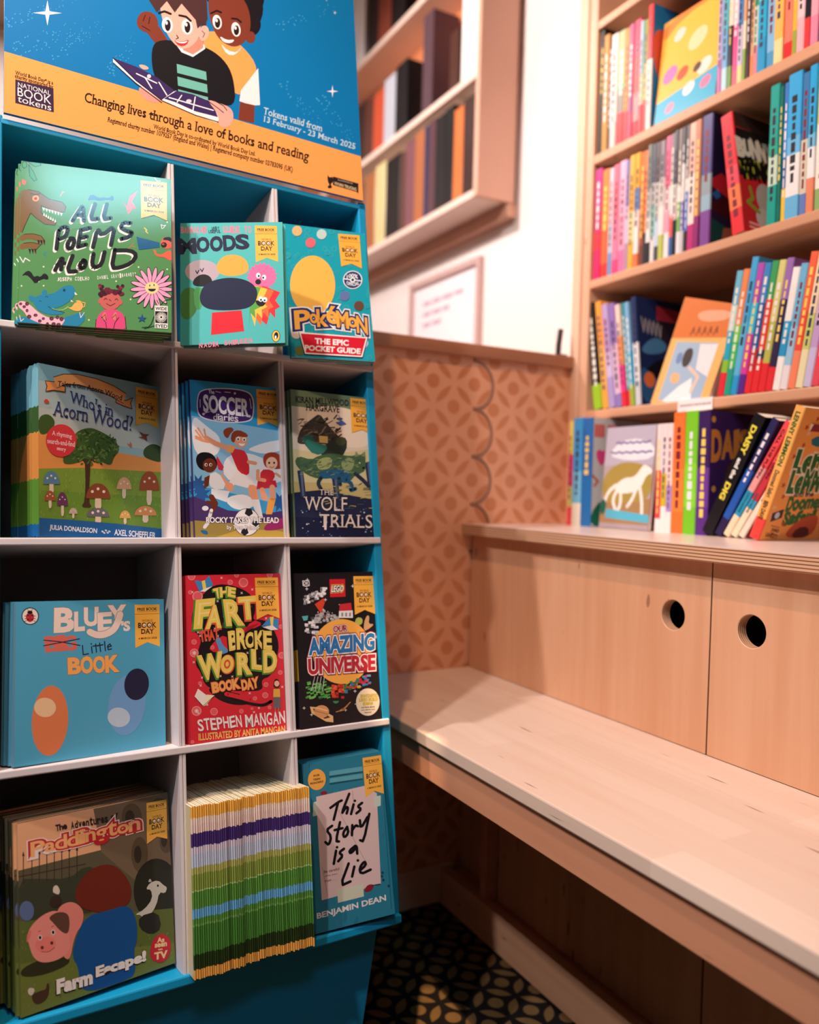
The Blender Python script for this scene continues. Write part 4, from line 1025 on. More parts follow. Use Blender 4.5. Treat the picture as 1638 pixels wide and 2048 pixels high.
def d_wolf(A):
    A.poly([(884, 210), (1460, 268), (1470, 460), (888, 420)], '6c8468'); A.poly([(888, 330), (1468, 400), (1476, 700), (896, 690)], 'd8d0c0')
    A.blob([(1000, 340), (1250, 330), (1460, 420), (1470, 640), (1200, 620), (1000, 480)], 'e8dccc', 2)
    A.poly([(896, 640), (1150, 680), (1476, 640), (1490, 900), (900, 920)], 'ccc8a0'); A.poly([(900, 880), (1486, 900), (1500, 1000), (904, 1010)], 'c0b47c')
    A.poly([(902, 960), (1100, 940), (1494, 1010), (1514, 1292), (912, 1292)], '232c4c'); A.poly([(908, 1140), (1506, 1160), (1514, 1292), (912, 1292)], '1a2140')
    rr = random.Random(21)
    # broken hut on a rock
    A.blob([(920, 590), (960, 480), (1040, 420), (1090, 385), (1130, 440), (1180, 500), (1240, 560), (1200, 620), (1080, 600), (960, 610)], '3c3c3c', 1)
    for i in range(70):
        x, y = rr.uniform(930, 1230), rr.uniform(420, 600); L = rr.uniform(14, 46); a = rr.uniform(-1, .4)
        A.stroke([(x, y), (x+L*math.cos(a), y+L*math.sin(a))], rr.uniform(4, 11), rr.choice(['221f22', '4c4a44', '6c6448', '80746a', '2c3438']))
    A.poly([(1085, 545), (1150, 550), (1150, 600), (1090, 595)], 'd0b878')
    A.poly([(960, 560), (1020, 530), (1100, 640), (1040, 660), (990, 620)], '24605c')
    # posts
    for x, y0, y1 in ((960, 800, 990), (1210, 840, 1000), (1450, 740, 900)): A.poly([(x-34, y0), (x+8, y0-10), (x+30, y1), (x-10, y1)], '2c3858'); A.poly([(x-14, y0), (x+4, y0-4), (x+16, y1), (x+2, y1)], '58688c')
    # rider
    A.blob([(1090, 650), (1170, 580), (1230, 560), (1290, 560), (1285, 660), (1200, 740), (1120, 720)], '2c3a38', 1); A.disc(1245, 585, 36, 32, '44503c'); A.blob([(980, 560), (1080, 600), (1160, 620), (1100, 690), (1010, 660)], '2f7c74', 1)
    # wolf
    A.blob([(905, 740), (930, 690), (1030, 720), (1080, 690), (1180, 670), (1280, 690), (1350, 690), (1350, 660), (1380, 690), (1420, 655), (1424, 740), (1420, 800), (1390, 815), (1350, 830), (1310, 880), (1200, 850), (1120, 860), (1040, 850), (950, 800)], '46684c', 1)
    A.blob([(1060, 720), (1180, 690), (1180, 780), (1080, 800)], '9cac74', 2); A.blob([(1240, 720), (1350, 700), (1330, 800), (1260, 800)], '8ca070', 2)
    A.blob([(1080, 800), (1300, 780), (1320, 860), (1290, 900), (1180, 850), (1090, 860)], '26608c', 1)
    for q, c in (([(1100, 850), (1075, 890), (1100, 935)], '2c4048'), ([(1280, 860), (1330, 900), (1310, 945), (1350, 930)], '1f5a84'), ([(1350, 820), (1420, 880), (1490, 960)], '28324a'), ([(1230, 850), (1240, 900)], '2a4a60')): A.stroke(q, 28, c, smooth=1)
    for i in range(130):
        x, y = rr.uniform(960, 1390), rr.uniform(705, 835); L = rr.uniform(12, 30)
        A.stroke([(x, y), (x-L, y+rr.uniform(-6, 14))], 4, rr.choice(['8ca46c', '48684c', '9cb080', '2c4c50', '5c7c54', '2c5a7c']))
    A.poly([(1345, 700), (1352, 655), (1378, 690)], '7c9468'); A.poly([(1390, 690), (1418, 655), (1424, 700)], '7c9468'); A.disc(1380, 742, 6, 5, 'd8e0b0'); A.disc(1408, 778, 10, 9, '1c1c22')
    for i in range(50): A.disc(rr.uniform(915, 1500), rr.uniform(1000, 1285), rr.uniform(2, 7), None, rr.choice(['8cb0d0', 'c8d8e8', '5c7ca8', '40587c']), n=8)
    for i in range(26):
        x, y = rr.uniform(1100, 1480), rr.uniform(900, 1080); A.stroke([(x, y), (x+rr.uniform(20, 60), y-rr.uniform(-6, 16))], 5, rr.choice(['c8b878', '6c7858', 'a0ac90', '3c5a70']))
    A.poly([(1205, 450), (1235, 445), (1228, 392), (1245, 430), (1285, 462), (1240, 475)], '4860a8')
    A.text('KIRAN MILLWOOD', (916, 262), (1300, 292), (916, 304), '2a2c30', 0.008, slab=True); A.text('HARGRAVE', (992, 316), (1234, 334), (992, 362), '2a2c30', 0.008, slab=True)
    for t, x0, y0, x1, y1, yb in (('THE', 1088, 936, 1190, 938, 976), ('WOLF', 972, 988, 1290, 992, 1092), ('TRIALS', 1086, 1118, 1474, 1122, 1216)):
        A.text(t, (x0, y0), (x1, y1), (x0, yb), 'e6dcd8', 0.0, '18202c', 0.03, slab=True)
    A.poly([(1118, 1125), (1142, 1125), (1138, 1236), (1122, 1236)], 'e6dcd8')
    badge(A, [(1310, 276), (1458, 292), (1474, 540), (1322, 524)])

def d_bluey(A):
    A.disc(250, 622, 72, 72, '1a1c28'); A.disc(250, 622, 64, 64, 'ecdcd4')
    A.disc(248, 630, 34, 40, 'c83040'); A.disc(248, 590, 22, 14, '1c161c'); A.stroke([(248, 594), (248, 668)], 4, '1c161c')
    for x, y in ((232, 615), (266, 615), (232, 650), (266, 650)): A.disc(x, y, 7, 8, '1c161c')
    for dx in (-1, 1):
        A.stroke([(248+dx*10, 582), (248+dx*20, 566)], 4, '1c161c')
        for y in (618, 640, 660): A.stroke([(248+dx*30, y), (248+dx*44, y+4)], 5, '1c161c')
    W_ = 'f0d8cc'
    for t, x0, y0, x1, y1, yb, sl in (('B', 460, 566, 602, 560, 748, -4), ('L', 618, 596, 690, 590, 740, 0), ('U', 698, 560, 802, 556, 700, 0), ('E', 810, 604, 908, 598, 742, 4), ('Y', 900, 545, 1018, 540, 700, 0)):
        A.text(t, (x0, y0), (x1, y1), (x0+sl, yb), W_, 0.045, '8a7c7c', 0.015)
    for w_, c in ((62, '8a7c7c'), (54, W_)): A.stroke([(738, 752), (790, 778), (860, 776), (930, 740), (965, 680), (985, 610)], w_, c, smooth=2)
    A.text("'S", (998, 670), (1062, 664), (998, 745), W_, 0.05)
    A.word('BIG', (372, 800), (622, 780), (382, 912), 'd86a5c', 0.05, .05, 4)
    A.stroke([(362, 818), (510, 834), (658, 862)], 8, '1c2440'); A.stroke([(360, 864), (510, 836), (654, 808)], 8, '1c2440')
    for q in ([(678, 862), (684, 938), (728, 930)], [(752, 872), (758, 925)], [(786, 850), (792, 918)], [(764, 868), (812, 862)], [(818, 842), (826, 912)], [(800, 866), (846, 856)], [(858, 830), (866, 906)], [(882, 876), (914, 868), (902, 850), (884, 866), (888, 898), (916, 890)]): A.stroke(q, 9, '1c2440')
    A.disc(750, 850, 6, 6, '1c2440')
    A.word('BOOK', (562, 968), (968, 948), (566, 1092), 'f4a85c', 0.05, .03, 6, '8a6a50', 0.015)
    # plain coloured ovals where the printed figures stand
    A.disc(410, 1480, 150, 290, 'd97b50', 4, 40); A.disc(370, 1370, 90, 80, 'e8bf96', 4, 30)
    A.disc(1040, 1350, 150, 250, '6f9fd0', 8, 40); A.disc(1120, 1180, 100, 130, '232440', 8, 30); A.disc(975, 1450, 92, 80, 'b8c8dc', 8, 30)
    badge(A, [(1104, 532), (1305, 530), (1308, 872), (1110, 884)])

def d_fart(A):
    rr = random.Random(31); K = '1c181c'
    A.blob([(150, 420), (200, 330), (300, 230), (440, 240), (560, 300), (590, 400), (560, 480), (640, 470), (700, 520), (750, 640), (720, 760), (690, 860), (620, 880), (640, 960), (480, 960), (340, 960), (240, 930), (210, 830), (170, 780), (190, 690), (220, 600), (150, 540)], K, 2)
    A.blob([(430, 560), (510, 520), (560, 540), (640, 500), (560, 470), (480, 600)], 'd82c3c', 1); A.blob([(300, 620), (380, 570), (420, 660), (400, 700), (260, 690)], 'd82c3c', 1)
    A.stroke([(470, 990), (400, 975), (390, 985), (480, 1030), (560, 1050), (640, 1060), (690, 1030)], 22, K, smooth=2); A.blob([(240, 930), (420, 940), (420, 1010), (560, 1050), (440, 1060), (320, 1020)], K, 2); A.stroke([(385, 980), (470, 1000), (560, 1020)], 30, 'd82c3c', smooth=1)
    for i in range(16): A.disc(rr.uniform(190, 720), rr.uniform(300, 900), rr.uniform(7, 13), None, '4a4446', n=12)
    for x, y, r_ in ((150, 180, 26), (190, 315, 36), (412, 220, 18), (502, 222, 32), (140, 288, 14), (165, 625, 18), (166, 700, 30), (180, 1098, 34), (300, 1102, 26), (487, 1098, 15), (650, 988, 20), (655, 915, 16), (752, 832, 15), (756, 520, 14), (762, 715, 22), (680, 170, 20), (205, 908, 13), (580, 1010, 14), (680, 1072, 12), (560, 1080, 9), (150, 1312, 12), (455, 172, 16), (290, 662, 14)):
        A.disc(x, y, r_, None, 'ee8c8c', n=20); A.disc(x, y, r_*.78, None, 'e26068', n=20)
    for x, y in ((180, 1098), (166, 700)):
        for k in range(4): a = k*PI/4; A.stroke([(x-15*math.cos(a), y-15*math.sin(a)), (x+15*math.cos(a), y+15*math.sin(a))], 4, 'f4d8d4')
    for i in range(46):
        x, y = rr.uniform(130, 770), rr.uniform(180, 1130); A.stroke([(x-6, y-5), (x+6, y+5)], 3.5, 'f4d8d4'); A.stroke([(x-5, y+6), (x+5, y-6)], 3.5, 'f4d8d4')
    # flying books
    for q, c in (([(170, 206), (232, 215), (240, 258), (205, 290)], '3f8cc8'), ([(232, 215), (268, 175), (296, 238), (240, 280)], '3f8cc8'), ([(218, 212), (240, 205), (250, 262), (228, 272)], 'f0d45c'), ([(205, 282), (240, 262), (292, 246), (240, 284)], 'f2ece4'),
                 ([(622, 520), (680, 455), (740, 470), (736, 540), (700, 520), (640, 515)], '3f8cc8'), ([(680, 455), (706, 452), (702, 520), (688, 520)], 'f0d45c'), ([(630, 522), (700, 512), (736, 540), (690, 545)], 'f2ece4'),
                 ([(166, 1000), (190, 945), (262, 1000), (224, 1066)], 'f2ece4'), ([(224, 1066), (250, 985), (304, 990), (240, 1060)], 'f4ecc8')): A.poly(q, c)
    A.stroke([(168, 1002), (224, 1064), (300, 995)], 3, K); A.blob([(306, 600), (340, 590), (355, 640), (410, 690), (340, 715), (330, 660)], '5c98cc', 1)
    Y = 'eed060'; G = '4c8c38'; Rd = 'e05840'
    def big(t, x0, y0, x1, y1, yb, sl=0, c=Y, sh=G, b=.06):
        A.text(t, (x0-5, y0+7), (x1-5, y1+7), (x0+sl-5, yb+7), sh, b+.03); A.text(t, (x0, y0), (x1, y1), (x0+sl, yb), c, b); A.text(t, (x0+4, y0+6), (x1-4, y1+6), (x0+sl+4, yb-6), 'f6e08c', -.02)
    for t, x0, y0, x1, y1, yb, sl in (('T', 298, 268, 340, 258, 328, 14), ('H', 344, 258, 396, 252, 318, 4), ('E', 404, 254, 446, 262, 312, -4), ('F', 192, 352, 292, 342, 524, -14), ('R', 374, 348, 470, 344, 504, 20)): big(t, x0, y0, x1, y1, yb, sl)
    big('A', 262, 388, 350, 380, 526, -8, Y, Rd); big('T', 474, 330, 574, 322, 466, 12, Y, Rd)
    A.word('THAT', (200, 560), (332, 540), (208, 622), Rd, 0.06, .06, 7)
    for t, x0, y0, x1, y1, yb, sl in (('B', 400, 560, 456, 548, 678, 10), ('R', 456, 540, 516, 534, 668, 6), ('O', 518, 566, 578, 560, 662, 0), ('K', 580, 556, 636, 552, 668, 4), ('E', 640, 556, 688, 558, 668, 2)): big(t, x0, y0, x1, y1, yb, sl, Y, K, .05)
    for t, x0, y0, x1, y1, yb, sl in (('W', 196, 730, 346, 700, 880, 20), ('R', 462, 708, 540, 704, 840, 6), ('L', 562, 682, 626, 690, 800, 4), ('D', 642, 690, 722, 684, 824, 2)): big(t, x0, y0, x1, y1, yb, sl)
    A.disc(392, 778, 50, 68, Rd, 8); A.disc(390, 776, 44, 62, Y, 8)
    for k in (1, 2, 3): A.disc(390, 776, 44-k*11, 62-k*15, (Rd, Y)[k % 2], 8)
    A.word('BOOK', (284, 908), (468, 876), (294, 972), 'f0b060', 0.05, .04, 9, Rd, .05); A.word('DAY', (486, 890), (596, 868), (494, 952), 'f0b060', 0.05, .04, 10, Rd, .05)
    # little figure reading
    A.blob([(706, 900), (720, 872), (745, 885), (748, 935), (706, 935)], '2a1c1c', 1); A.disc(728, 908, 17, 20, 'eac0a0'); A.poly([(706, 945), (748, 945), (752, 1000), (704, 1000)], 'e0b04c'); A.poly([(708, 1000), (750, 1000), (755, 1075), (706, 1078)], '6c6870')
    for x in (718, 740): A.stroke([(x, 1075), (x, 1108)], 6, 'c87868')
    A.word('STEPHEN', (182, 1160), (488, 1126), (192, 1236), 'f2eaea', 0.02, .04, 12); A.word('MANGAN', (510, 1126), (786, 1098), (516, 1206), 'f2eaea', 0.02, .04, 13)
    A.text('ILLUSTRATED BY ANITA MANGAN', (192, 1256), (784, 1196), (194, 1302), 'f0c068', 0.025)
    badge(A, [(578, 190), (734, 188), (746, 464), (592, 472)])

def d_lego(A):
    rr = random.Random(41)
    for i in range(46):
        x, y, r_ = rr.uniform(890, 1460), rr.uniform(180, 1210), rr.choice((3, 4, 9))
        if r_ < 5: A.disc(x, y, r_, None, 'e8e4ea', n=8)
        else: A.stroke([(x-r_, y), (x+r_, y)], 3.5, 'f2eef2'); A.stroke([(x, y-r_), (x, y+r_)], 3.5, 'f2eef2')
    A.poly([(910, 206), (956, 206), (958, 240), (934, 246), (912, 240)], 'ecE8ea'); A.poly([(914, 210), (952, 210), (954, 236), (934, 240), (916, 236)], '1c1a20'); A.text('DK', (917, 214), (951, 214), (917, 234), 'ece8ea', 0.02)
    A.poly([(1089, 198), (1192, 196), (1196, 310), (1094, 314)], 'd02430')
    for o, c in ((.16, 'f0c84c'), (.10, '1c1418')): A.text('LEGO', (1106, 240), (1184, 236), (1102, 280), c, o)
    A.text('LEGO', (1106, 240), (1184, 236), (1102, 280), 'f6f2f2', 0.03)
    # building-brick volcano with smoke, robot, house, plane, plants
    for i in range(60): x = rr.uniform(920, 1065); y = 340-(x-920)*.5+rr.uniform(-28, 28); A.poly([(x-9, y-6), (x+9, y-8), (x+10, y+6), (x-8, y+8)], rr.choice(['e8e6ea', 'c8c6cc', '8c8a92', 'f2f0f2']))
    A.poly([(990, 360), (1050, 320), (1058, 350), (1038, 400), (1062, 460), (1080, 470), (1030, 420)], 'd8452f')
    for i in range(60): x = rr.uniform(1000, 1150); y = rr.uniform(400+abs(x-1065)*.5, 480); A.poly([(x-9, y-7), (x+9, y-7), (x+9, y+7), (x-9, y+7)], rr.choice(['9c9aa0', 'c4c2c6', '6c6a70', 'b0aeb4']))
    for i in range(40): x, y = rr.uniform(930, 1010), rr.uniform(450, 570); A.poly([(x-11, y-8), (x+11, y-8), (x+11, y+8), (x-11, y+8)], rr.choice(['e8e6ea', 'b4b2ba', '4c4a54', 'd0ced6']))
    A.poly([(902, 440), (945, 435), (940, 465), (915, 470)], '58b0bc')
    A.poly([(1158, 360), (1232, 350), (1240, 405), (1152, 412)], 'c8303c'); A.poly([(1152, 405), (1244, 400), (1246, 450), (1150, 450)], 'ece8e8')
    for k in range(3): A.poly([(1168+26*k, 416), (1180+26*k, 415), (1180+26*k, 440), (1168+26*k, 441)], '8c8c98')
    A.blob([(1255, 490), (1270, 445), (1310, 450), (1310, 490), (1280, 500)], 'b4bc58', 1); A.blob([(1320, 480), (1340, 430), (1358, 440), (1350, 490), (1390, 490), (1360, 520), (1320, 540)], 'c8a078', 1)
    A.disc(1172, 680, 200, 222, 'f5b052', 0, 48)
    for i in range(60): x = rr.uniform(930, 1090); y = rr.uniform(890, 1010); A.poly([(x-14, y-4), (x+12, y-10), (x+14, y), (x-10, y+8)], rr.choice(['4c9c48', '78bc60', '2c7034', '5cb058']))
    for k in range(4): A.stroke([(985+22*k, 850), (960+26*k, 950)], 4, 'd0ccd4')
    for i in range(26): x, y = rr.uniform(1105, 1180), rr.uniform(910, 1000); A.poly([(x-11, y-9), (x+11, y-9), (x+11, y+9), (x-11, y+9)], rr.choice(['d84830', 'e86a48', 'b83424']))
    A.disc(1130, 1022, 20, 18, '3c8c5c', 0, 20, 0, 180)
    for i in range(60): x = rr.uniform(1190, 1370); y = 930-(x-1190)*.42+rr.uniform(-26, 40); A.poly([(x-10, y-6), (x+9, y-8), (x+10, y+6), (x-9, y+7)], rr.choice(['d8b83c', '3c8c48', 'c83c3c', '3c78b8', '2c6c3c'] if x < 1290 else ['c83c4c', '3c80c0', '5ca0d0', 'b83048']))
    A.poly([(948, 1062), (1000, 1068), (1110, 1130), (1112, 1176), (1060, 1170), (960, 1110)], 'e8b884'); A.poly([(970, 1076), (1020, 1084), (1090, 1140), (1050, 1150), (980, 1108)], '4c3428'); A.disc(1030, 1098, 52, 46, 'd89c68'); A.stroke([(982, 1092), (1074, 1118)], 8, 'b87c4c'); A.stroke([(990, 1070), (1070, 1092)], 7, 'f0c89c')
    for k in range(5): A.stroke([(1132+14*k, 1100-6*k), (1190+10*k, 1086-14*k)], 6, ('c8905c', '8c5c38')[k % 2])
    for o, c in ((.14, '8c1c2c'), (.10, 'f6f2f4')):
        A.text('OUR', (1114, 506), (1206, 498), (1114, 546), c, o)
        A.text('AMAZING', (950, 592), (1388, 556), (952, 698), c, o); A.text('UNIVERSE', (944, 732), (1396, 700), (946, 832), c, o)
    A.text('OUR', (1114, 506), (1206, 498), (1114, 546), 'a02434', 0.04)
    A.text('AMAZING', (950, 592), (1388, 556), (952, 698), '2c74b4', 0.05); A.text('UNIVERSE', (944, 732), (1396, 700), (946, 832), 'b82c3c', 0.05)
    A.disc(1352, 1030, 82, 98, 'e8d8c0', 0, 36)
    for t, x0, y0, x1, y1, yb in (('FANTASTIC', 1302, 978, 1418, 972, 998), ("LEGO BUILD", 1292, 1006, 1420, 1000, 1026), ('IDEAS', 1320, 1034, 1386, 1030, 1052)): A.text(t, (x0, y0), (x1, y1), (x0, yb), 'd8c04c', 0.05, '7c6c20', 0.04)
    for t, x0, y0, x1, y1, yb in (('and facts about', 1308, 1062, 1400, 1056, 1074), ('our planet and', 1308, 1082, 1400, 1076, 1094), ('beyond', 1330, 1100, 1376, 1097, 1112)): A.text(t, (x0, y0), (x1, y1), (x0, yb), '2c2424', 0.03)
    badge(A, [(1246, 178), (1380, 176), (1394, 424), (1258, 430)])

def d_padd(A):
    A.poly([(130, 548), (1250, 318), (1262, 620), (135, 900)], 'e4a880'); A.poly([(700, 440), (930, 392), (1250, 318), (1300, 1000), (1020, 980), (760, 760)], '74604c')
    for x, y, rx, ry in ((985, 500, 75, 100), (1045, 780, 62, 130), (1190, 480, 80, 120), (1240, 680, 50, 90)): A.disc(x, y, rx, ry, '5c4c3a'); A.disc(x-14, y, rx*.45, ry*.5, '3a3028')
    A.blob([(135, 960), (300, 960), (520, 960), (640, 860), (760, 900), (740, 1200), (500, 1250), (140, 1290)], '3c4030', 1); A.disc(1170, 1050, 170, 240, '2a2a22')
    for x in (176, 240, 296, 352, 408, 464, 520, 578): A.stroke([(x, 780-(x-176)*.1), (x, 1000-(x-176)*.1)], 7, '42302a'); A.poly([(x-10, 790-(x-176)*.1), (x, 752-(x-176)*.1), (x+10, 790-(x-176)*.1)], '42302a')
    A.stroke([(140, 945), (640, 850)], 8, '42302a')
    A.poly([(140, 1280), (1300, 1180), (1312, 1600), (155, 2010)], '5c6630'); A.poly([(150, 1600), (700, 1500), (1312, 1440), (1312, 1600), (155, 2010)], '6c7436')
    rr = random.Random(51)
    for i in range(160): x = rr.uniform(160, 1300); y = rr.uniform(1330, 1960-(x-155)*.35); A.stroke([(x, y), (x+rr.uniform(-10, 10), y-rr.uniform(8, 22))], 4, rr.choice(['7c8440', '4c5428', '868e4c']))
    A.disc(200, 1200, 55, 75, '5c6c94')
    # pig
    A.blob([(150, 1640), (300, 1560), (520, 1540), (520, 1600), (330, 1680), (160, 1700)], '33321e', 2)
    A.blob([(430, 1170), (540, 1120), (630, 1190), (620, 1300), (560, 1380), (520, 1600), (440, 1480), (420, 1300)], 'e08478', 2)
    A.blob([(215, 1450), (200, 1380), (240, 1300), (330, 1220), (430, 1190), (500, 1260), (520, 1400), (530, 1480), (460, 1560), (330, 1595), (250, 1560)], 'e68c80', 2)
    A.blob([(358, 1250), (430, 1205), (510, 1215), (525, 1290), (510, 1380), (450, 1350), (400, 1290)], '604036', 2); A.blob([(196, 1450), (205, 1360), (240, 1340), (225, 1400)], 'd8786c', 1)
    A.disc(340, 1452, 78, 58, 'e87c74', -12); A.disc(316, 1475, 12, 13, '6a2c28'); A.disc(388, 1440, 12, 13, '6a2c28')
    for x, y in ((300, 1400), (398, 1360)): A.disc(x, y, 15, 20, 'ecdcd8'); A.disc(x, y, 10, 14, '2a1614')
    A.stroke([(310, 1505), (360, 1510), (410, 1475)], 5, '9c4c48', smooth=1); A.stroke([(288, 1355), (302, 1350)], 5, '7c4440'); A.stroke([(386, 1320), (402, 1312)], 5, '7c4440')
    # hens
    A.blob([(370, 1120), (400, 1080), (460, 1090), (465, 1140), (420, 1180), (375, 1165)], '3c2c26', 2); A.blob([(395, 1060), (400, 1015), (430, 1005), (452, 1050), (440, 1080), (415, 1070)], 'd8c8b8', 1)
    A.blob([(230, 1830), (300, 1800), (345, 1790), (350, 1740), (372, 1745), (362, 1850), (300, 1900), (250, 1895)], '4a3226', 2); A.blob([(205, 1800), (220, 1775), (265, 1785), (240, 1838), (215, 1830)], 'd0c0b0', 1)
    # goat
    A.blob([(1005, 1230), (1080, 1190), (1140, 1110), (1130, 1040), (1090, 1040), (1120, 990), (1180, 970), (1225, 1010), (1250, 1025), (1235, 1070), (1190, 1060), (1170, 1160), (1110, 1250), (1100, 1300), (1060, 1230)], 'c8c0b4', 1); A.disc(1180, 1012, 7, 9, '1c1816'); A.blob([(1105, 985), (1122, 955), (1138, 985)], 'b8b0a4', 1); A.blob([(1040, 1240), (1180, 1200), (1210, 1330), (1130, 1380), (1040, 1330)], '2c2a26', 1)
    # dark garden bush with a blue cloth draped over it, where the printed figure stands
    A.blob([(550, 1100), (600, 960), (720, 860), (860, 850), (960, 960), (990, 1060), (960, 1160), (800, 1220), (620, 1190)], '6e2a1e', 2)
    A.blob([(540, 1550), (560, 1420), (640, 1240), (800, 1200), (960, 1150), (1020, 1250), (1030, 1400), (1000, 1500), (1020, 1660), (950, 1720), (600, 1830), (590, 1620)], '1b4f8c', 2)
    # lettering
    for t, x0, y0, x1, y1, yb in (('The', 416, 560, 500, 540, 604), ('Adventures', 530, 536, 808, 482, 588), ('of', 828, 482, 880, 470, 516)): A.word(t, (x0, y0), (x1, y1), (x0+4, yb), '2a2228', 0.03, .03, 3)
    L = [('P', 232, 690, 318, 672, 798), ('a', 324, 702, 388, 690, 766), ('d', 392, 654, 464, 640, 752), ('d', 470, 638, 540, 622, 738), ('i', 548, 618, 582, 610, 720), ('n', 590, 640, 650, 626, 708), ('g', 656, 626, 728, 610, 726), ('t', 734, 580, 790, 566, 676), ('o', 796, 600, 866, 584, 664), ('n', 872, 582, 940, 566, 650)]
    L = [(c, 232+(x0-232)*1.145, y0-(x0-232)*.06, 232+(x1-232)*1.145, y1-(x1-232)*.06, yb-(x0-232)*.06) for c, x0, y0, x1, y1, yb in L]
    for o, c in ((.14, 'f0d8d0'), (.10, 'c02c34')):
        for ch, x0, y0, x1, y1, yb in L: A.text(ch, (x0, y0), (x1, y1), (x0+3, yb), c, o)
    for ch, x0, y0, x1, y1, yb in L: A.text(ch, (x0, y0), (x1, y1), (x0+3, yb), 'f0ac70', 0.02)
    for t, x0, y0, x1, y1, yb in (('Farm', 430, 1722, 686, 1646, 1818), ('Escape!', 724, 1622, 1086, 1500, 1714)):
        A.text(t, (x0-6, y0+8), (x1-6, y1+8), (x0-4, yb+8), '2a1c1c', 0.07); A.text(t, (x0, y0), (x1, y1), (x0+2, yb), 'ecdcd4', 0.06)
    A.disc(1203, 1478, 74, 108, 'c42c38', 8); A.disc(1180, 1500, 56, 80, 'c42c38', 12)
    for t, x0, y0, x1, y1, yb in (('As', 1178, 1402, 1228, 1396, 1436), ('seen', 1160, 1448, 1246, 1434, 1474), ('on', 1184, 1484, 1214, 1480, 1494), ('TV', 1158, 1514, 1248, 1496, 1564)): A.text(t, (x0, y0), (x1, y1), (x0, yb), 'f0c490', 0.05)
    badge(A, [(1094, 398), (1242, 372), (1250, 664), (1098, 702)])

def d_lie(A):
    rr = random.Random(61)
    for i in range(40): x, y = rr.uniform(850, 1380), rr.uniform(210, 1260); A.disc(x, y, rr.uniform(10, 40), rr.uniform(6, 22), rr.choice(['2f8098', '2a7690', '24708c']), rr.uniform(0, 180), 10)
    for x0, y0 in ((1002, 292), (1004, 338)): A.poly([(x0, y0), (1214, y0-26), (1216, y0+14), (x0, y0+42)], '5ba6b8'); A.poly([(x0, y0+30), (1216, y0+4), (1216, y0+14), (x0, y0+42)], '1c5068')
    A.stroke([(870, 240), (892, 560)], 3, '1c5a74'); A.stroke([(1345, 440), (1395, 1160)], 4, '1c5a74')
    A.blob([(942, 425), (985, 415), (990, 440), (950, 446)], '8a2434', 1)
    A.poly([(918, 455), (1225, 392), (1305, 440), (1330, 1010), (960, 1108)], 'dcc0c0'); A.poly([(900, 490), (930, 482), (928, 575), (898, 580)], 'c8d4cc'); A.poly([(1286, 462), (1330, 455), (1330, 520), (1290, 530)], 'c8d4cc'); A.poly([(1058, 1040), (1220, 1008), (1224, 1085), (1062, 1124)], 'd0d0bc')
    for q in ([(1060, 540), (1250, 900)], [(1150, 420), (1165, 560)], [(960, 900), (1000, 1090)]): A.stroke(q, 4, 'b89c9e')
    A.blob([(1225, 1045), (1250, 1010), (1290, 1012), (1275, 1050), (1235, 1064)], '8a2434', 2); A.stroke([(1280, 1018), (1325, 1010)], 7, '2a2024')
    for x, y in ((1340, 940), (1345, 985), (1378, 1022), (1336, 962)): A.disc(x, y, 8, 9, '1c4458', n=10)
    K = '17131a'
    S = [[(1010, 528), (1060, 492), (1082, 482)], [(1058, 498), (1032, 604)], [(1130, 440), (1078, 574), (1112, 522), (1124, 530), (1114, 566)], [(1158, 508), (1142, 570)], [(1212, 500), (1182, 522), (1208, 540), (1176, 566)],
         [(1022, 642), (985, 668), (1018, 710), (1002, 765), (980, 745)], [(1072, 620), (1046, 740), (1066, 742)], [(1038, 670), (1088, 658)], [(1118, 650), (1090, 690), (1100, 720), (1126, 690), (1118, 652)], [(1150, 640), (1148, 704)], [(1150, 672), (1172, 640), (1186, 648)], [(1198, 610), (1204, 664), (1246, 590)], [(1258, 570), (1222, 745), (1200, 736)],
         [(1048, 800), (1034, 882)], [(1098, 788), (1066, 812), (1092, 832), (1062, 866)], [(1170, 770), (1132, 800), (1138, 820), (1168, 792), (1178, 768), (1182, 820)],
         [(1128, 880), (1076, 1020), (1140, 992)], [(1164, 900), (1150, 962)], [(1198, 926), (1238, 890), (1228, 866), (1196, 908), (1204, 948), (1266, 920)]]
    for s_ in S: A.stroke(s_, 17, K, smooth=1)
    for x, y in ((1166, 486), (1054, 778), (1186, 862)): A.disc(x, y, 9, 9, K, n=10)
    for t, x0, y0, x1, y1, yb in (('Be careful', 972, 924, 1068, 904, 940), ('who you', 976, 954, 1056, 938, 966), ('trust . . .', 976, 984, 1050, 970, 996)): A.text(t, (x0, y0), (x1, y1), (x0, yb), '8c3444', 0.015)
    A.disc(921, 344, 58, 68, 'f2aa4c')
    for t, x0, y0, x1, y1, yb in (('FOR', 900, 314, 938, 308, 326), ('TEEN', 898, 340, 942, 332, 352), ('READERS', 880, 364, 962, 350, 376)): A.text(t, (x0, y0), (x1, y1), (x0, yb), '382420', 0.035)
    A.text('BENJAMIN DEAN', (930, 1188), (1358, 1076), (934, 1232), 'e8e0e2', 0.03)
    badge(A, [(1214, 212), (1334, 196), (1350, 444), (1234, 466)])

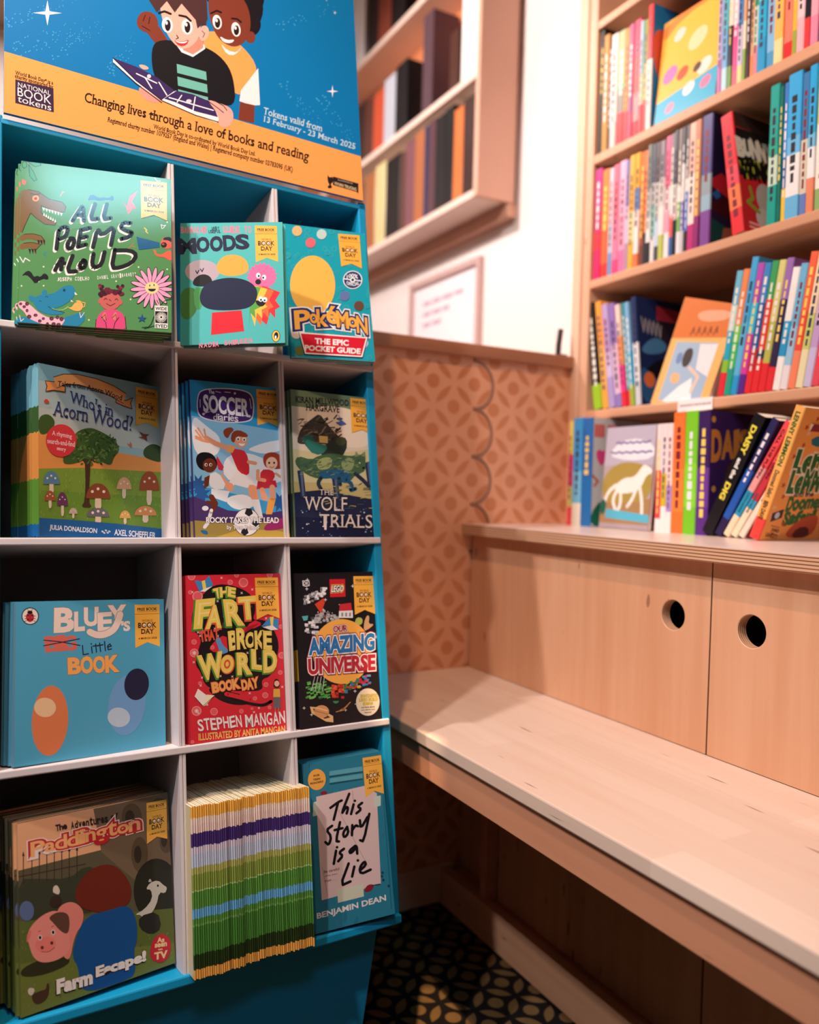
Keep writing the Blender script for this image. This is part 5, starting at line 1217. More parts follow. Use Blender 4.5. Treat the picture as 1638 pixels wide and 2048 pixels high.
Qc = dict(poems=[(43, 323), (342, 357), (343.5, 667), (35, 643)], moods=[(362.4, 451), (563, 439.6), (572, 690), (359.7, 686)], poke=[(567, 447), (729, 467), (751, 722), (582, 715)],
  acorn=[(80.5, 724.8), (321, 776.6), (331, 1075.4), (74.7, 1075.4)], soccer=[(380, 759), (562, 778), (581, 1075), (389, 1075)], wolf=[(582, 778), (740, 797), (756, 1075), (590, 1075)], bluey=[(32, 1204), (327, 1199), (332, 1491), (27, 1536)],
  fart=[(372, 1151), (559, 1147), (573, 1459), (380, 1490)], lego=[(590, 1147), (748, 1143), (772, 1435), (600, 1459)], padd=[(35, 1647), (335, 1585), (351, 1925), (42, 2037)], lie=[(601, 1527), (762, 1504), (790, 1828), (632, 1868)])
POSE = {"poems": [0.0549, 1.1138, 1.0933, -0.1884, 0.191, 0.0154, 0.1824, 0.2155], "moods": [0.2531, 1.1127, 1.0866, -0.4454, 0.198, 0.0614, 0.14, 0.1775], "poke": [0.4218, 1.1403, 1.0915, -0.0881, 0.1887, 0.0361, 0.1326, 0.2097], "acorn": [0.0808, 1.0926, 0.8304, 0.439, 0.1265, -0.0531, 0.1849, 0.2187], "soccer": [0.2748, 1.102, 0.8273, 0.051, 0.2123, -0.0091, 0.1386, 0.224], "wolf": [0.4225, 1.1093, 0.8266, 0.0541, 0.1878, -0.0199, 0.1368, 0.2226], "bluey": [0.0536, 1.0473, 0.5607, 0.2015, 0.1871, -0.0471, 0.1867, 0.1939], "fart": [0.2626, 1.0574, 0.5578, 0.1463, 0.1757, -0.0215, 0.1417, 0.222], "lego": [0.4206, 1.0653, 0.5571, 0.0586, 0.2011, -0.0113, 0.1368, 0.2209], "padd": [0.0621, 1.0027, 0.2843, 0.2097, 0.1986, -0.022, 0.1861, 0.2137], "lie": [0.43, 1.021, 0.2819, -0.0914, 0.1941, 0.0498, 0.1205, 0.2289]}
ROWS = [('poems', 'P', d_poems, '528c54', 0.0052, 'square green picture book with black hand-lettered title, front of its stack in the stand', [(1, '4a8a4c')], 7, 0.0055, .003, .002, '%s copy back in the stack behind the green hand-lettered picture book', 'green picture books in the stand', (-.0016, .0005)),
 ('moods', 'R', d_moods, '4fb4b4', 0.0046, 'turquoise book with dark cloud cover leaning out over the divider in the top row', [(1, '3a9c9c')], 1, 0.006, .002, .002, '%s copy behind the turquoise book with the dark cloud', 'turquoise cloud books in the stand', (.004, -.003)),
 ('poke', 'R', d_poke, '1ba2b8', 0.0062, 'teal bubble-patterned guide book with yellow lettering and red banner, end of top row', [(1, '1b90a8')], 2, 0.0066, .002, .001, '%s copy behind the teal bubble-patterned guide book', 'teal guide books in the stand', (0, 0)),
 ('acorn', 'Q', d_acorn, '98bcc4', 0.0042, 'picture book with oak tree cover and red round badge, front of the fanned stack', [(.07, '1c5f9e'), (.33, '5c8c34'), (.6, 'd88c48'), (.75, '3c5c30'), (1, '7cb4c4')], 19, 0.0048, .0006, .0010, '%s copy back in the fanned stack of oak tree picture books', 'oak tree picture books in the stand', (.0008, .0002)),
 ('soccer', 'S', d_soccer, '3a9ad0', 0.0062, 'football story paperback with purple title badge and running girls, front of its stack', [(1, '3a2460')], 3, 0.0068, .001, .0015, '%s copy behind the football story, purple spine showing', 'football story paperbacks in the stand', (-.0035, .0)),
 ('wolf', 'S', d_wolf, '6c8468', 0.0058, 'dark green paperback with wolf and rider cover beside the football story', [(1, '5c6c48')], 2, 0.0062, .001, .001, '%s copy behind the wolf and rider paperback', 'wolf paperbacks in the stand', (-.0025, 0)),
 ('bluey', 'B', d_bluey, '4fa2c4', 0.0044, 'light blue square picture book with cream title and ladybird mark, third row of the stand', [(1, '6a90a8')], 7, 0.0050, .0025, .0008, '%s copy back behind the light blue ladybird picture book', 'light blue picture books in the stand', (-.0010, .0004)),
 ('fart', 'F', d_fart, 'd82c3c', 0.0060, 'bright red paperback with black cloud and yellow crazy lettering, middle of third row', [(1, 'c42c3c')], 2, 0.0066, .001, .001, '%s copy behind the bright red cloud paperback', 'red cloud paperbacks in the stand', (-.001, 0)),
 ('lego', 'F', d_lego, '1c1a20', 0.0066, 'black space paperback with orange planet and toy brick builds, end of third row', [(.3, '2a2430'), (.5, 'b0903c'), (.85, '2a2228'), (1, '1c1a20')], 2, 0.0070, .001, .001, '%s copy behind the black planet paperback', 'black planet paperbacks in the stand', (-.001, 0)),
 ('padd', 'D', d_padd, '5c5440', 0.0046, 'farmyard picture book with pink pig and cream title, front of the bottom row stack', [(.35, '5c6430'), (.7, '4c4a38'), (1, 'c8986c')], 15, 0.0052, .0030, .0012, '%s copy back in the bottom row stack of farmyard picture books', 'farmyard picture books in the stand', (-.0006, .0005)),
 ('lie', 'L', d_lie, '2c7c98', 0.0068, 'teal teen paperback with handwritten note taped to a locker, bottom row end', [(1, '24708c')], 4, 0.0074, .0012, .001, '%s copy behind the teal taped note paperback', 'teal taped note paperbacks in the stand', (-.0005, .0004))]
for key, frame, draw, base, t, label, spine, n, step, ju, jz, what, grp, drift in ROWS:
    b = build_book(label, 'book', grp, POSE[key], t, base, Qc[key], frame, draw, spine)
    stack(b, n, step, ju, jz, hash(key) % 97 if False else len(key)*7+n, what, grp, drift)

# pile of thin booklets, spines outward, in the middle of the bottom row
BK = [(.055, 'e8a850'), (.14, '2c3c1c'), (.30, '4c8438'), (.312, '78a858'), (.345, '5a9440'), (.40, '6cb0dc'), (.50, '5c9440'), (.507, 'b8d090'), (.60, '8ca048'), (.64, 'b8b868'), (.72, 'c8d0e4'), (.76, 'dcd0e0'), (.84, '4c3478'), (.89, 'f0d4cc'), (.93, 'f4dcd0'), (1.0, 'f4b850')]
PT, PH, PD = 0.00236, 0.2075, 0.14
mb = MB(); z = 0.0
for frac, c in BK:
    a, b_ = PH*z, PH*frac
    e = PT*0.42
    prof = [(0, 0.004), (0, e), (e*.6, 0.0), (PT-e*.6, 0.0), (PT, e), (PT, 0.004)]
    for i in range(5):
        (x0, y0), (x1, y1) = prof[i], prof[i+1]
        mb.face([(x0, y0, a), (x1, y1, a), (x1, y1, b_), (x0, y0, b_)], lin(c))
    z = frac
mb.box((0, 0.004, 0), (0.0002, PD, PH), lin('d8c8a0')); mb.box((PT-0.0002, 0.004, 0), (PT, PD, PH), lin('d8c8a0'))
pb = thing('story_booklet', 'thin booklet in the packed row of striped yellow, purple and green spines', 'booklet', None, 'striped booklets packed spine outward in the stand')
mb.build('cover', GLOSS, pb, True)
mb = MB(); mb.box((0.0003, 0.0012, 0.0004), (PT-0.0003, PD-0.001, PH-0.0004), lin('ece6da')); mb.build('pages', PAGES, pb, True)
NP = 58
rr = random.Random(77); jy = 0.0
for i in range(NP):
    jy = 0.7*jy + rr.uniform(-0.0013, 0.0013)
    st = 0.0018 if i > 33 else 0.0
    uu = 0.2215 + (0.3855-0.2215)*i/NP
    off = Matrix.Translation((uu, -0.0285 + 0.012*math.exp(-((i-NP*.55)/9)**2)*0.3 + jy + st, -1.0985 + rr.uniform(-0.0011, 0.0011) + (0.0015 if i in (34, 35, 36) else 0)))
    if i == 0:
        pb.matrix_world = DM @ off
    else:
        copy_tree(pb, pb['label'], DM @ off, pb['group'])

# ------------------------------------------------------------------ books in the bookcase
NAMES = {'black': '18181a', 'white': 'f0ece8', 'grey': '9a9698', 'cream': 'f0e0b8', 'tan': 'c89a6c', 'brown': '6a4030', 'red': 'e03038', 'coral': 'f07058', 'orange': 'f08a3c', 'yellow': 'f0c840', 'lime green': '88cc30', 'olive': '98983c', 'green': '48a058', 'teal': '18948c', 'sky blue': '58b4e4', 'blue': '3070b8', 'navy': '28305c', 'purple': '6c4090', 'lilac': 'b8a4d4', 'pink': 'f0a0b8', 'magenta': 'd03c88', 'maroon': '601c30'}
def cname(h):
    c = [int(h[i:i+2], 16) for i in (0, 2, 4)]
    return min(NAMES, key=lambda k: sum((int(NAMES[k][i:i+2], 16)-c[j])**2 for j, i in enumerate((0, 2, 4))))
SATIN = print_mat('satin_cover', 0.42, 0.25, 0.25)
def shelf_book(label, x, y, z, t, h, depth, cols, lean=0.0, group=None, art=None, seed=0, marks=True):
    """book standing spine outward (spine towards -X); y is its nearer side, lean tips the top towards +Y"""
    th = -math.radians(lean)
    dz = (t*math.sin(-th) if th < 0 else 0.0) + (0.0006 if lean else 0.0)
    M = Matrix.Translation((x, y, z + dz)) @ Matrix.Rotation(th, 4, 'X')
    root = thing('book', label, 'book', M, group)
    rr = random.Random(seed)
    mb = MB(); cs = cols.split(','); n = len(cs)
    cuts = [0.0] + sorted(rr.uniform(.12, .3) + .62*i/max(1, n-1) for i in range(n-1)) + [1.0]
    c0 = lin(cs[-1] if n > 2 else cs[0])
    for i in range(n):
        c = lin(cs[n-1-i]); a, b = h*cuts[i], h*cuts[i+1]
        e = min(0.0015, t*.2)
        prof = [(0.004, 0), (e, 0), (0, e), (0, t-e), (e, t), (0.004, t)]
        for k in range(5):
            (x0, y0), (x1, y1) = prof[k], prof[k+1]
            mb.face([(x1, y1, a), (x0, y0, a), (x0, y0, b), (x1, y1, b)], c)
        mb.face([(0.004, 0, a), (depth, 0, a), (depth, 0, b), (0.004, 0, b)], lin(cs[0]) if art else c)
        mb.face([(0.004, t, b), (depth, t, b), (depth, t, a), (0.004, t, a)], c)
    if marks and t > 0.007:
        # title strokes down the spine
        dark = sum(lin(cs[n//2])[:3]) > 1.1
        ink = lin(rr.choice(['2a2630', '3c3a5c', '7c2434'] if dark else ['f2ece4', 'f4d468', 'ece8f0']))
        zz = h*rr.uniform(.82, .9)
        for _ in range(rr.randint(6, 11)):
            L = h*rr.uniform(.03, .07); w = t*rr.uniform(.22, .4)
            mb.face([(-0.00015, t/2-w/2, zz-L), (-0.00015, t/2-w/2, zz), (-0.00015, t/2+w/2, zz), (-0.00015, t/2+w/2, zz-L)], ink); zz -= L + h*.018
            if zz < h*.2: break
    if art:
        A_ = Art(mb, None, None, -0.0001); A_.clip = (0.003, depth, 0.0, h); art(A_, depth, h)
    mb.build('cover', SATIN, root, True)
    mb = MB(); mb.box((0.003, 0.0007, 0.0015), (depth-0.002, t-0.0007, h-0.0015), lin('efe4d6')); mb.build('pages', PAGES, root, True)
    return root
ORDN = ['first', 'second', 'third', 'fourth', 'fifth', 'sixth', 'seventh', 'eighth', 'ninth', 'tenth', 'eleventh', 'twelfth', 'thirteenth', 'fourteenth', 'fifteenth', 'sixteenth', 'seventeenth', 'eighteenth', 'nineteenth', 'twentieth', 'twenty-first', 'twenty-second', 'twenty-third', 'twenty-fourth', 'twenty-fifth', 'twenty-sixth', 'twenty-seventh', 'twenty-eighth', 'twenty-ninth', 'thirtieth', 'thirty-first', 'thirty-second', 'thirty-third', 'thirty-fourth']
def spine_words(cols, t):
    cs = [cname(c) for c in cols.split(',')]
    s_ = 'slim' if t < .012 else ('thick' if t > .022 else 'medium')
    two = next((c for c in cs if c != cs[0]), None)
    return s_ + ' ' + cs[0] + (' and ' + two if two else '') + ' book'

SPX = XB + 0.006
SHELF_A = [(1.4304, 1.4425, .287, '141211'), (1.4138, 1.4300, .262, 'c98a35'), (1.4044, 1.4132, .252, '4a3a30'), (1.3854, 1.4040, .251, 'efe3e2,d9c3c4'), (1.3639, 1.3847, .25, 'a9b98a,67b98a,8c8078,e0343c'), (1.3494, 1.3633, .246, 'f08a4a,f09a3a,c4404a'), (1.3362, 1.3490, .248, 'c05a8a,a0508c,d05070'), (1.3171, 1.3355, .25, 'd8476a,f04a38,e88a90,e02838'), (1.3067, 1.3165, .24, '9cc4dc,c8d8b8,e05a60'), (1.2956, 1.3060, .238, '8a9a3c,c8b878,e04a50'),
 (1.0989, 1.1086, .232, 'b9a6d6,b9a6d6,b860a8'), (1.0856, 1.0985, .235, '5fb8d0,6aa8dc,b0d4e4'), (1.0766, 1.0852, .236, 'e8e4e0,1c1a1c,6c9a3c'), (1.0636, 1.0762, .24, 'e8c8d0,e0448c,d85a80'), (1.0518, 1.0630, .228, '4a86c8,c4bce0,d8d49a'), (1.0452, 1.0513, .236, 'f0a878,e8e0c0,8cb050'), (1.0369, 1.0448, .245, '3c1820,4a1c28'), (1.0291, 1.0365, .23, 'd0a078,e88a54'), (1.0200, 1.0286, .225, '3ca070,c8dcc8,e08a98'), (1.0018, 1.0196, .233, '7cc8e4,2aa8d8,2498d0'), (.9839, 1.0013, .238, '58b4e0,7cb8e4,4898cc'), (.9657, .9834, .246, 'f4d070,f0b860,f4d8a0'), (.9480, .9652, .24, 'e83c40,f0806c,e02830'), (.9388, .9475, .235, 'e8b440,9aa840'), (.9240, .9383, .242, 'f4c8d4,e8b0c0'), (.9131, .9236, .245, '17161a,17161a,d83a40'), (.8984, .9126, .238, 'f0a0b8,e888a8'), (.8700, .8979, .24, '8450a8,5060b0')]
SHELF_B = [(1.4234, 1.4455, .251, 'c8328c,c03a78,e83848,d82868'), (1.4010, 1.4230, .243, 'e8843c,f0643c,e03830'), (1.3866, 1.4006, .24, 'd8c8d8,a8c8dc,6898c8'), (1.3678, 1.3862, .242, 'f0708c,f07ca0,e84a80'), (1.3473, 1.3674, .244, 'f4b4d4,f09cb8,d870a0'), (1.3354, 1.3469, .239, '7880b8,c8b8d8,b08cb0'), (1.3200, 1.3350, .245, 'e8b040,e8a840,e8d8a0,d8b040'), (1.3048, 1.3196, .245, 'e8a830,6888c0,f0e0e0,e07850'), (1.2926, 1.3044, .243, 'd07030,a05030,7c4434'), (1.2839, 1.2922, .242, 'f08c50,e89858,3c3844'),
 (1.2720, 1.2836, .25, '7c8480,c0c0c0,e8e4e4,2c2a30'), (1.2602, 1.2717, .248, '58606c,b8b8b8,90c0b8,e0dcdc'), (1.2485, 1.2599, .247, '6a5c64,c8c4c4,c0d0e8,4c4858'), (1.2345, 1.2482, .246, '8c8490,d0c8c8,e8e0e0,b8c060'), (1.2207, 1.2342, .25, 'f06c98,e8d0d8,f0a0b8,e8e4e4'), (1.2102, 1.2204, .251, '8c848c,d8d4d4,e86060,3868b0'), (1.2007, 1.2099, .253, '60606c,d0d0d0,f0d8e0,282830'), (1.1905, 1.2004, .253, '8a8080,e0dcdc,7cb060,e8e0e8'), (1.1812, 1.1902, .253, '54545c,d4d0d0,7868b8,c8c8d0'), (1.1724, 1.1809, .254, '70686c,dcd8d8,3c78c8,28282c'), (1.1553, 1.1721, .253, 'e8b8a8,f4e4dc,f4dcd4,b83078'), (1.1418, 1.1550, .253, 'c08068,b87c64,8c2c70'), (1.1167, 1.1410, .256, '544c88,8c9ca8,90b0c4,7c4898'),
 (.9670, .9859, .248, '18a098,20a894,c0d8c8,189a90'), (.9594, .9667, .24, '0c6c64,0c746c'), (.9499, .9591, .243, '3c78c8,4c90d8,2858a0,e8c040'), (.9230, .9495, .252, '38a8e8,68b8ec,e8e8ec,68b4e4'), (.9088, .9226, .244, '3878b0,d0c8b8,6080c0'), (.8942, .9084, .25, '2ca4e4,70bce8,e8eaf0,e08868'), (.8700, .8938, .246, 'c4cc88,f0e8e0,8cb070')]
def rowset(rows, z, shelf, where):
    prev = None
    for i, (a, b, h, c) in enumerate(rows):
        lab = '%s, %s along %s from the end post' % (spine_words(c, b-a), ORDN[i], shelf)
        art = None
        if shelf == 'the second shelf' and i == 22: art = art_space
        shelf_book(lab, SPX + (R.uniform(0, .004)), a, z, b-a, h, 0.16, c, 0, 'books on ' + shelf, art, 100+i*7+len(shelf))
def art_space(A, w, h):
    A.poly([(.004, .002), (w, .002), (w, h), (.004, h)], '1c1c40', raw=True)
    A.poly([(.004, .13), (.03, .145), (.075, .12), (.09, .09), (.05, .10), (.004, .115)], 'b02838'); A.poly([(.004, .085), (.04, .10), (.08, .085), (.05, .06), (.004, .07)], '3c1420')
    A.poly([(.004, .10), (.02, .112), (.03, .10), (.018, .092)], '2868b0'); A.poly([(.004, .002), (.07, .002), (.06, .04), (.004, .055)], '10484c'); A.poly([(.035, .01), (.07, .01), (.07, .045), (.04, .04)], '8c5c50')
rowset(SHELF_A, ZSH[2][1], 'the third shelf', 'A')
rowset(SHELF_B, ZSH[1][1], 'the second shelf', 'B')
# third shelf: white spined book with its blue cover turned outward
def art_blue(A, w, h):
    A.poly([(.002, .002), (w, .002), (w, h), (.002, h)], '2478b4', raw=True)
    A.blob([(.004, .21), (.05, .215), (.095, .20), (.085, .12), (.05, .09), (.02, .11), (.004, .15)], 'd0543c', 2)
    for x, y in ((.056, .172), (.044, .132)): A.blob([(x-.022, y), (x-.01, y+.024), (x+.014, y+.022), (x+.026, y-.002), (x+.01, y-.024), (x-.012, y-.02)], 'e4b8ac', 2); A.disc(x, y, .013, .014, '8c6c66', 0, 16); A.disc(x, y, .006, .007, 'd8b0a4', 0, 12)
    A.disc(.03, .02, .02, .014, '5c7cb0')
shelf_book('tall white spined book with blue and orange cover turned outward on the third shelf', SPX, 1.281, ZSH[2][1], .0135, .262, .15, 'e03038,f0e8e4,e8dcd8', 0, None, art_blue, 5)
def face_out(label, cat, M, w, h, base, draw, name='book'):
    """book shown cover first: local x along the cover, z up, y into the book"""
    root = thing(name, label, cat, M)
    mb = MB(); t = 0.009
    mb.box((0, 0, 0), (w, 0.0005, h), lin(base)); mb.box((0, t-0.0005, 0), (w, t, h), lin(base)); mb.box((-0.0004, 0, 0), (0.0004, t, h), lin(base))
    A_ = Art(mb, None, None, -0.0001); A_.clip = (0, w, 0, h); draw(A_, w, h)
    mb.build('cover', SATIN, root, True)
    mb = MB(); mb.box((0.0005, 0.0006, 0.001), (w-0.001, t-0.0006, h-0.001), lin('efe4d6')); mb.build('pages', PAGES, root, True)
    return root
def facing(x, y, z, back, turn=0.0):
    """frame with the cover looking along -X, leaning back, first edge at y"""
    n = Matrix.Rotation(-PI/2 + turn, 4, 'Z') @ Matrix.Rotation(-back, 4, 'X')
    return Matrix.Translation((x, y, z)) @ n
def art_sun(A, w, h):
    A.poly([(0, 0), (w, 0), (w, h*.30), (0, h*.22)], '4cb0d8', raw=True)
    A.blob([(0, h*.8), (w*.3, h*.95), (w, h*.98), (w, h), (0, h)], 'e88a48', 1)
    for x, y, r_, c in ((.3, .8, .1, 'd8d0c8'), (.62, .66, .16, 'f2d2a8'), (.2, .45, .13, 'c878b8'), (.42, .4, .1, 'd05838'), (.78, .36, .12, 'e8dcd8'), (.55, .22, .1, 'e8e4e4'), (.82, .2, .09, 'e080a8'), (.25, .12, .08, 'd890b0'), (.66, .38, .07, '5c4a3c')):
        A.disc(w*x, h*y, w*r_, h*r_*.55, c, 30, 18)
face_out('yellow and orange picture book facing outward on the third shelf beside the blue cover', 'book', facing(1.264, 1.2745, ZSH[2][1]+.001, .10), .158, .222, 'f2b850', art_sun)
# second shelf: red comic leaning
def art_comic(A, w, h):
    A.poly([(.004, .002), (w, .002), (w, h), (.004, h)], 'c82830', raw=True); A.poly([(.004, h*.88), (w, h*.86), (w, h), (.004, h)], '3c2824', raw=True)
    A.poly([(.004, .11), (w, .125), (w, h*.88), (.004, h*.87)], '1c1a1c')
    A.poly([(.004, .138), (.06, .150), (w, .150), (w, .12), (.06, .115), (.02, .105)], 'a8a838')
    A.word('BUNNY', (.004, .182), (.105, .190), (.006, .150), 'e8e0d8', .08, .1, 3); A.word('MONKEY', (.012, .140), (.125, .148), (.016, .108), '141214', .1, .06, 4)
    A.disc(.07, .075, .024, .03, 'b8b4b8', 0, 20); A.disc(.06, .035, .02, .02, 'c8c4c8', 0, 16); A.stroke([(.03, .09), (.036, .07), (.02, .06), (.05, .045)], .008, '8c9838')
    A.stroke([(.02, .02), (.05, .018)], .004, 'f0b0b0'); A.stroke([(.02, .012), (.045, .010)], .004, 'f0b0b0')
shelf_book('thick red comic book leaning against teal spines on the second shelf', SPX-.002, 1.0310, ZSH[1][1], .026, .236, .15, 'e02838,e8485c,f07848,e03038', 9.0, None, art_comic, 9)
# first shelf above the worktop: eight spines tipped one way, a starry cover and the fan tipped the other way
C1 = [(1.4003, .0262, .248, 9.0, '1c181a,1c181a,98c830'), (1.3786, .0180, .248, 8.8, 'f0a040,f0b458,f0a848'), (1.3577, .0190, .238, 8.8, 'b49cd0,c8b8e0,a898d0'), (1.3364, .0186, .235, 8.8, '9070b8,d8b8d8,8c7cc0'), (1.3216, .0140, .229, 8.6, 'f0d0c8,f09860,e8408c,e03040'), (1.3075, .0096, .230, 8.4, '2c8c94,28a0a8,d83848'), (1.2974, .0130, .229, 7.6, '7cb0dc,30a0c8,98b048')]
for i, (y, t, h, ln, c) in enumerate(C1):
    shelf_book('tilted %s, %s from the end post on the lowest shelf' % (spine_words(c, t), ORDN[i]), SPX, y, ZSH[0][1], t-.0004, h, .15, c, ln, 'tilted books by the post on the lowest shelf', None, 300+i)
def art_star(A, w, h):
    A.poly([(.004, .002), (w, .002), (w, h), (.004, h)], '1c2c5c', raw=True); A.poly([(.06, .19), (w, .19), (w, .215), (.06, .222)], 'b03040'); A.poly([(.06, .13), (w, .13), (w, .19), (.06, .19)], '2a2230')
    [A.stroke([(.014+.012*i, .192-.002*i), (.020+.012*i, .160-.002*i), (.024+.012*i, .186-.002*i)], .003, 'a8a4b0') for i in range(5)]
    A.blob([(.004, .12), (.05, .155), (.09, .14), (.08, .12), (.03, .11)], '4c84b8', 2); A.blob([(.004, .06), (.05, .10), (.09, .11), (.09, .07), (.04, .06)], '141420', 2)
    A.blob([(.004, .002), (.07, .002), (.06, .05), (.03, .075), (.004, .085)], '2c5c94', 2); A.disc(.030, .056, .016, .017, 'e87848', 0, 24)
shelf_book('white and navy book with starry dark blue cover on the lowest shelf', SPX, 1.2790, ZSH[0][1], .0150, .236, .15, '1c2c5c,e8e8f0,c8ccd8', 6.5, None, art_star, 17)
C2 = [(1.0660, .0215, .232, '70b8d8,c8e0e0,30a8c8,8cc040,e03040'), (1.0477, .0120, .232, 'e88a58,78d048,48c060,28a088'), (1.0450-.0115, .0130, .250, '48a8e0,60b4e4,3098d8'), (1.0300-.0105, .0150, .236, 'b050b8,40c0e0,d040a0,5c2c90'), (1.0085-.0070, .0172, .233, '4088c8,2c5ca0,c03840,e03038'), (.9880-.0050, .0172, .233, '40a060,e04838,2c3c5c,e03038'), (.9706-.0045, .0156, .231, 'd8d088,b8b858,e03038'), (.9524-.0030, .0160, .231, '9870b8,2c2858,34284c,e03038'), (.9362-.0020, .0135, .212, 'f0f0f4,30a8d8,3098d0,f0f0f0'), (.9210, .0128, .215, '70b8e0,98c8e8,e8e0e8'), (.9080, .0120, .231, 'f06848,e85040,f08868'), (.8940, .0130, .236, 'f0dcb8,c8d078,e8e0b8'), (.8780, .0150, .236, 'd0b0e0,c0a0d8,c8c0e8'), (.8600, .0170, .229, 'f08a80,e84858,e05060')]
yb = 1.0660
for i, (y, t, h, c) in enumerate(C2):
    yb = 1.0660 - .0149*i - (.0002*i)
    shelf_book('%s, %s in the slanting fan of spines' % (spine_words(c, t), ORDN[i]), SPX, yb-.0, ZSH[0][1], .0146, h, .15, c, -9.0, 'slanting books on the lowest shelf', None, 340+i)
def art_orange(A, w, h):
    A.poly([(0, h*.62), (w*.0, h), (w, h), (w, h*.72)], 'd8783c', raw=True); A.poly([(w*.12, h*.05), (w*.86, h*.05), (w*.86, h*.66), (w*.12, h*.60)], 'a4bcd8', raw=True)
    A.blob([(w*.3, h*.9), (w*.9, h*.95), (w*.9, h*.86), (w*.4, h*.8)], 'e8a888', 2)
    [A.stroke([(w*(.32+.1*i), h*(.68+.010*i)), (w*(.345+.1*i), h*(.75+.010*i)), (w*(.37+.1*i), h*(.70+.010*i))], w*.022, '8c4426') for i in range(5)]
    A.poly([(w*.55, h*.62), (w*.86, h*.65), (w*.86, h*.36), (w*.62, h*.40)], 'ece6ee'); A.poly([(w*.2, h*.05), (w*.75, h*.06), (w*.6, h*.32), (w*.42, h*.22)], 'eef0f6')
    A.blob([(w*.32, h*.55), (w*.46, h*.58), (w*.5, h*.46), (w*.42, h*.38), (w*.32, h*.42)], '4c4444', 2); A.blob([(w*.2, h*.5), (w*.3, h*.52), (w*.32, h*.42), (w*.22, h*.4)], '7890c0', 1)
    A.disc(w*.3, h*.28, w*.09, h*.05, 'e8b888'); A.stroke([(w*.5, h*.4), (w*.7, h*.34), (w*.66, h*.2)], w*.05, 'e8c8b8')
face_out('orange picture book with pale blue snow scene facing outward on the lowest shelf', 'book', facing(1.256, 1.2515, ZSH[0][1]+.003, .10) @ Matrix.Rotation(math.radians(17), 4, 'Y') @ Matrix.Translation((0.003, 0, 0.0)), .145, .222, 'f0b870', art_orange)
# worktop row
for i, (y, t, h, c, lab) in enumerate([(1.4330, .0130, .236, 'e8d070,d84878,c8c070,e84858', 'slim multicoloured book first beside the patterned partition on the worktop'), (1.4010, .0290, .242, '3c98d8,70b8e0,e8e0d0', 'thick sky blue book with pale foot on the worktop')]):
    shelf_book(lab, 1.205, y, ZW, t, h, .15, c, 0, 'upright books on the worktop', None, 400+i)
def art_bob(A, w, h):
    A.poly([(.002, .002), (w, .002), (w, h), (.002, h)], 'c8ccd0', raw=True)
    [A.poly([(x, .226), (x+.0085, .226), (x+.0085, .197), (x, .197)], 'd85850') for x in (.006, .016, .026, .044, .054, .064)]
    A.blob([(.012, .165), (.022, .172), (.030, .166), (.040, .172), (.046, .16), (.03, .13), (.014, .15)], 'e0488c', 1); A.stroke([(.0, .115), (.02, .10), (.01, .09)], .006, 'c06848'); A.blob([(.002, .002), (.05, .002), (.05, .05), (.03, .06), (.002, .03)], '1c6c58', 1)
shelf_book('strong blue book with grey heart cover turned outward on the worktop', 1.205, 1.3670, ZW, .0330, .240, .15, '2868b0,2070b8,2a70b4', 0, None, art_bob, 31)
def art_horse(A, w, h):
    A.poly([(0, h*.05), (w, h*.05), (w, h*.30), (0, h*.25)], 'a8845c', raw=True); A.poly([(0, h*.62), (w, h*.62), (w, h), (0, h)], 'b8b0c4', raw=True)
    A.blob([(0, h*.5), (w*.2, h*.62), (w*.5, h*.66), (w, h*.6), (w, h*.28), (w*.5, h*.25), (w*.1, h*.25), (0, h*.35)], 'a8924c', 2)
    A.blob([(w*.05, h*.72), (w*.3, h*.86), (w*.7, h*.88), (w, h*.8), (w, h*.68), (w*.5, h*.66)], 'e4e4f0', 1)
    for k, (x0, x1, y0) in enumerate(((.22, .9, .84), (.12, .95, .745))):
        A.stroke([(w*(x0+(x1-x0)*i/14), h*(y0+.012*math.sin(i*2.4+k))) for i in range(15)], w*.028, '6c6498', smooth=1)
    wh = 'f0ece8'
    A.blob([(w*.26, h*.42), (w*.45, h*.5), (w*.66, h*.5), (w*.8, h*.62), (w*.86, h*.62), (w*.98, h*.58), (w*.99, h*.54), (w*.88, h*.52), (w*.82, h*.42), (w*.7, h*.36), (w*.45, h*.34), (w*.3, h*.35)], wh, 2)
    for q in ([(.34, .40), (.24, .28), (.32, .18)], [(.40, .36), (.42, .24), (.36, .16)], [(.72, .40), (.64, .28), (.56, .22)], [(.78, .40), (.84, .28), (.86, .16)]): A.stroke([(w*x, h*y) for x, y in q], w*.055, wh, smooth=1)
    A.stroke([(w*.28, h*.42), (w*.14, h*.36), (w*.06, h*.24)], w*.06, wh, smooth=1)
    A.poly([(w*.12, h*.10), (w, h*.07), (w, h*.145), (w*.12, h*.19)], '58b8d8'); A.blob([(0, h*.12), (w*.1, h*.14), (w*.12, h*.26), (0, h*.3)], '1c6454', 1)
face_out('white horse picture book facing outward on the worktop between blue and orange spines', 'book', facing(1.200, 1.332, ZW+.001, .08), .142, .215, 'b0a0a8', art_horse)
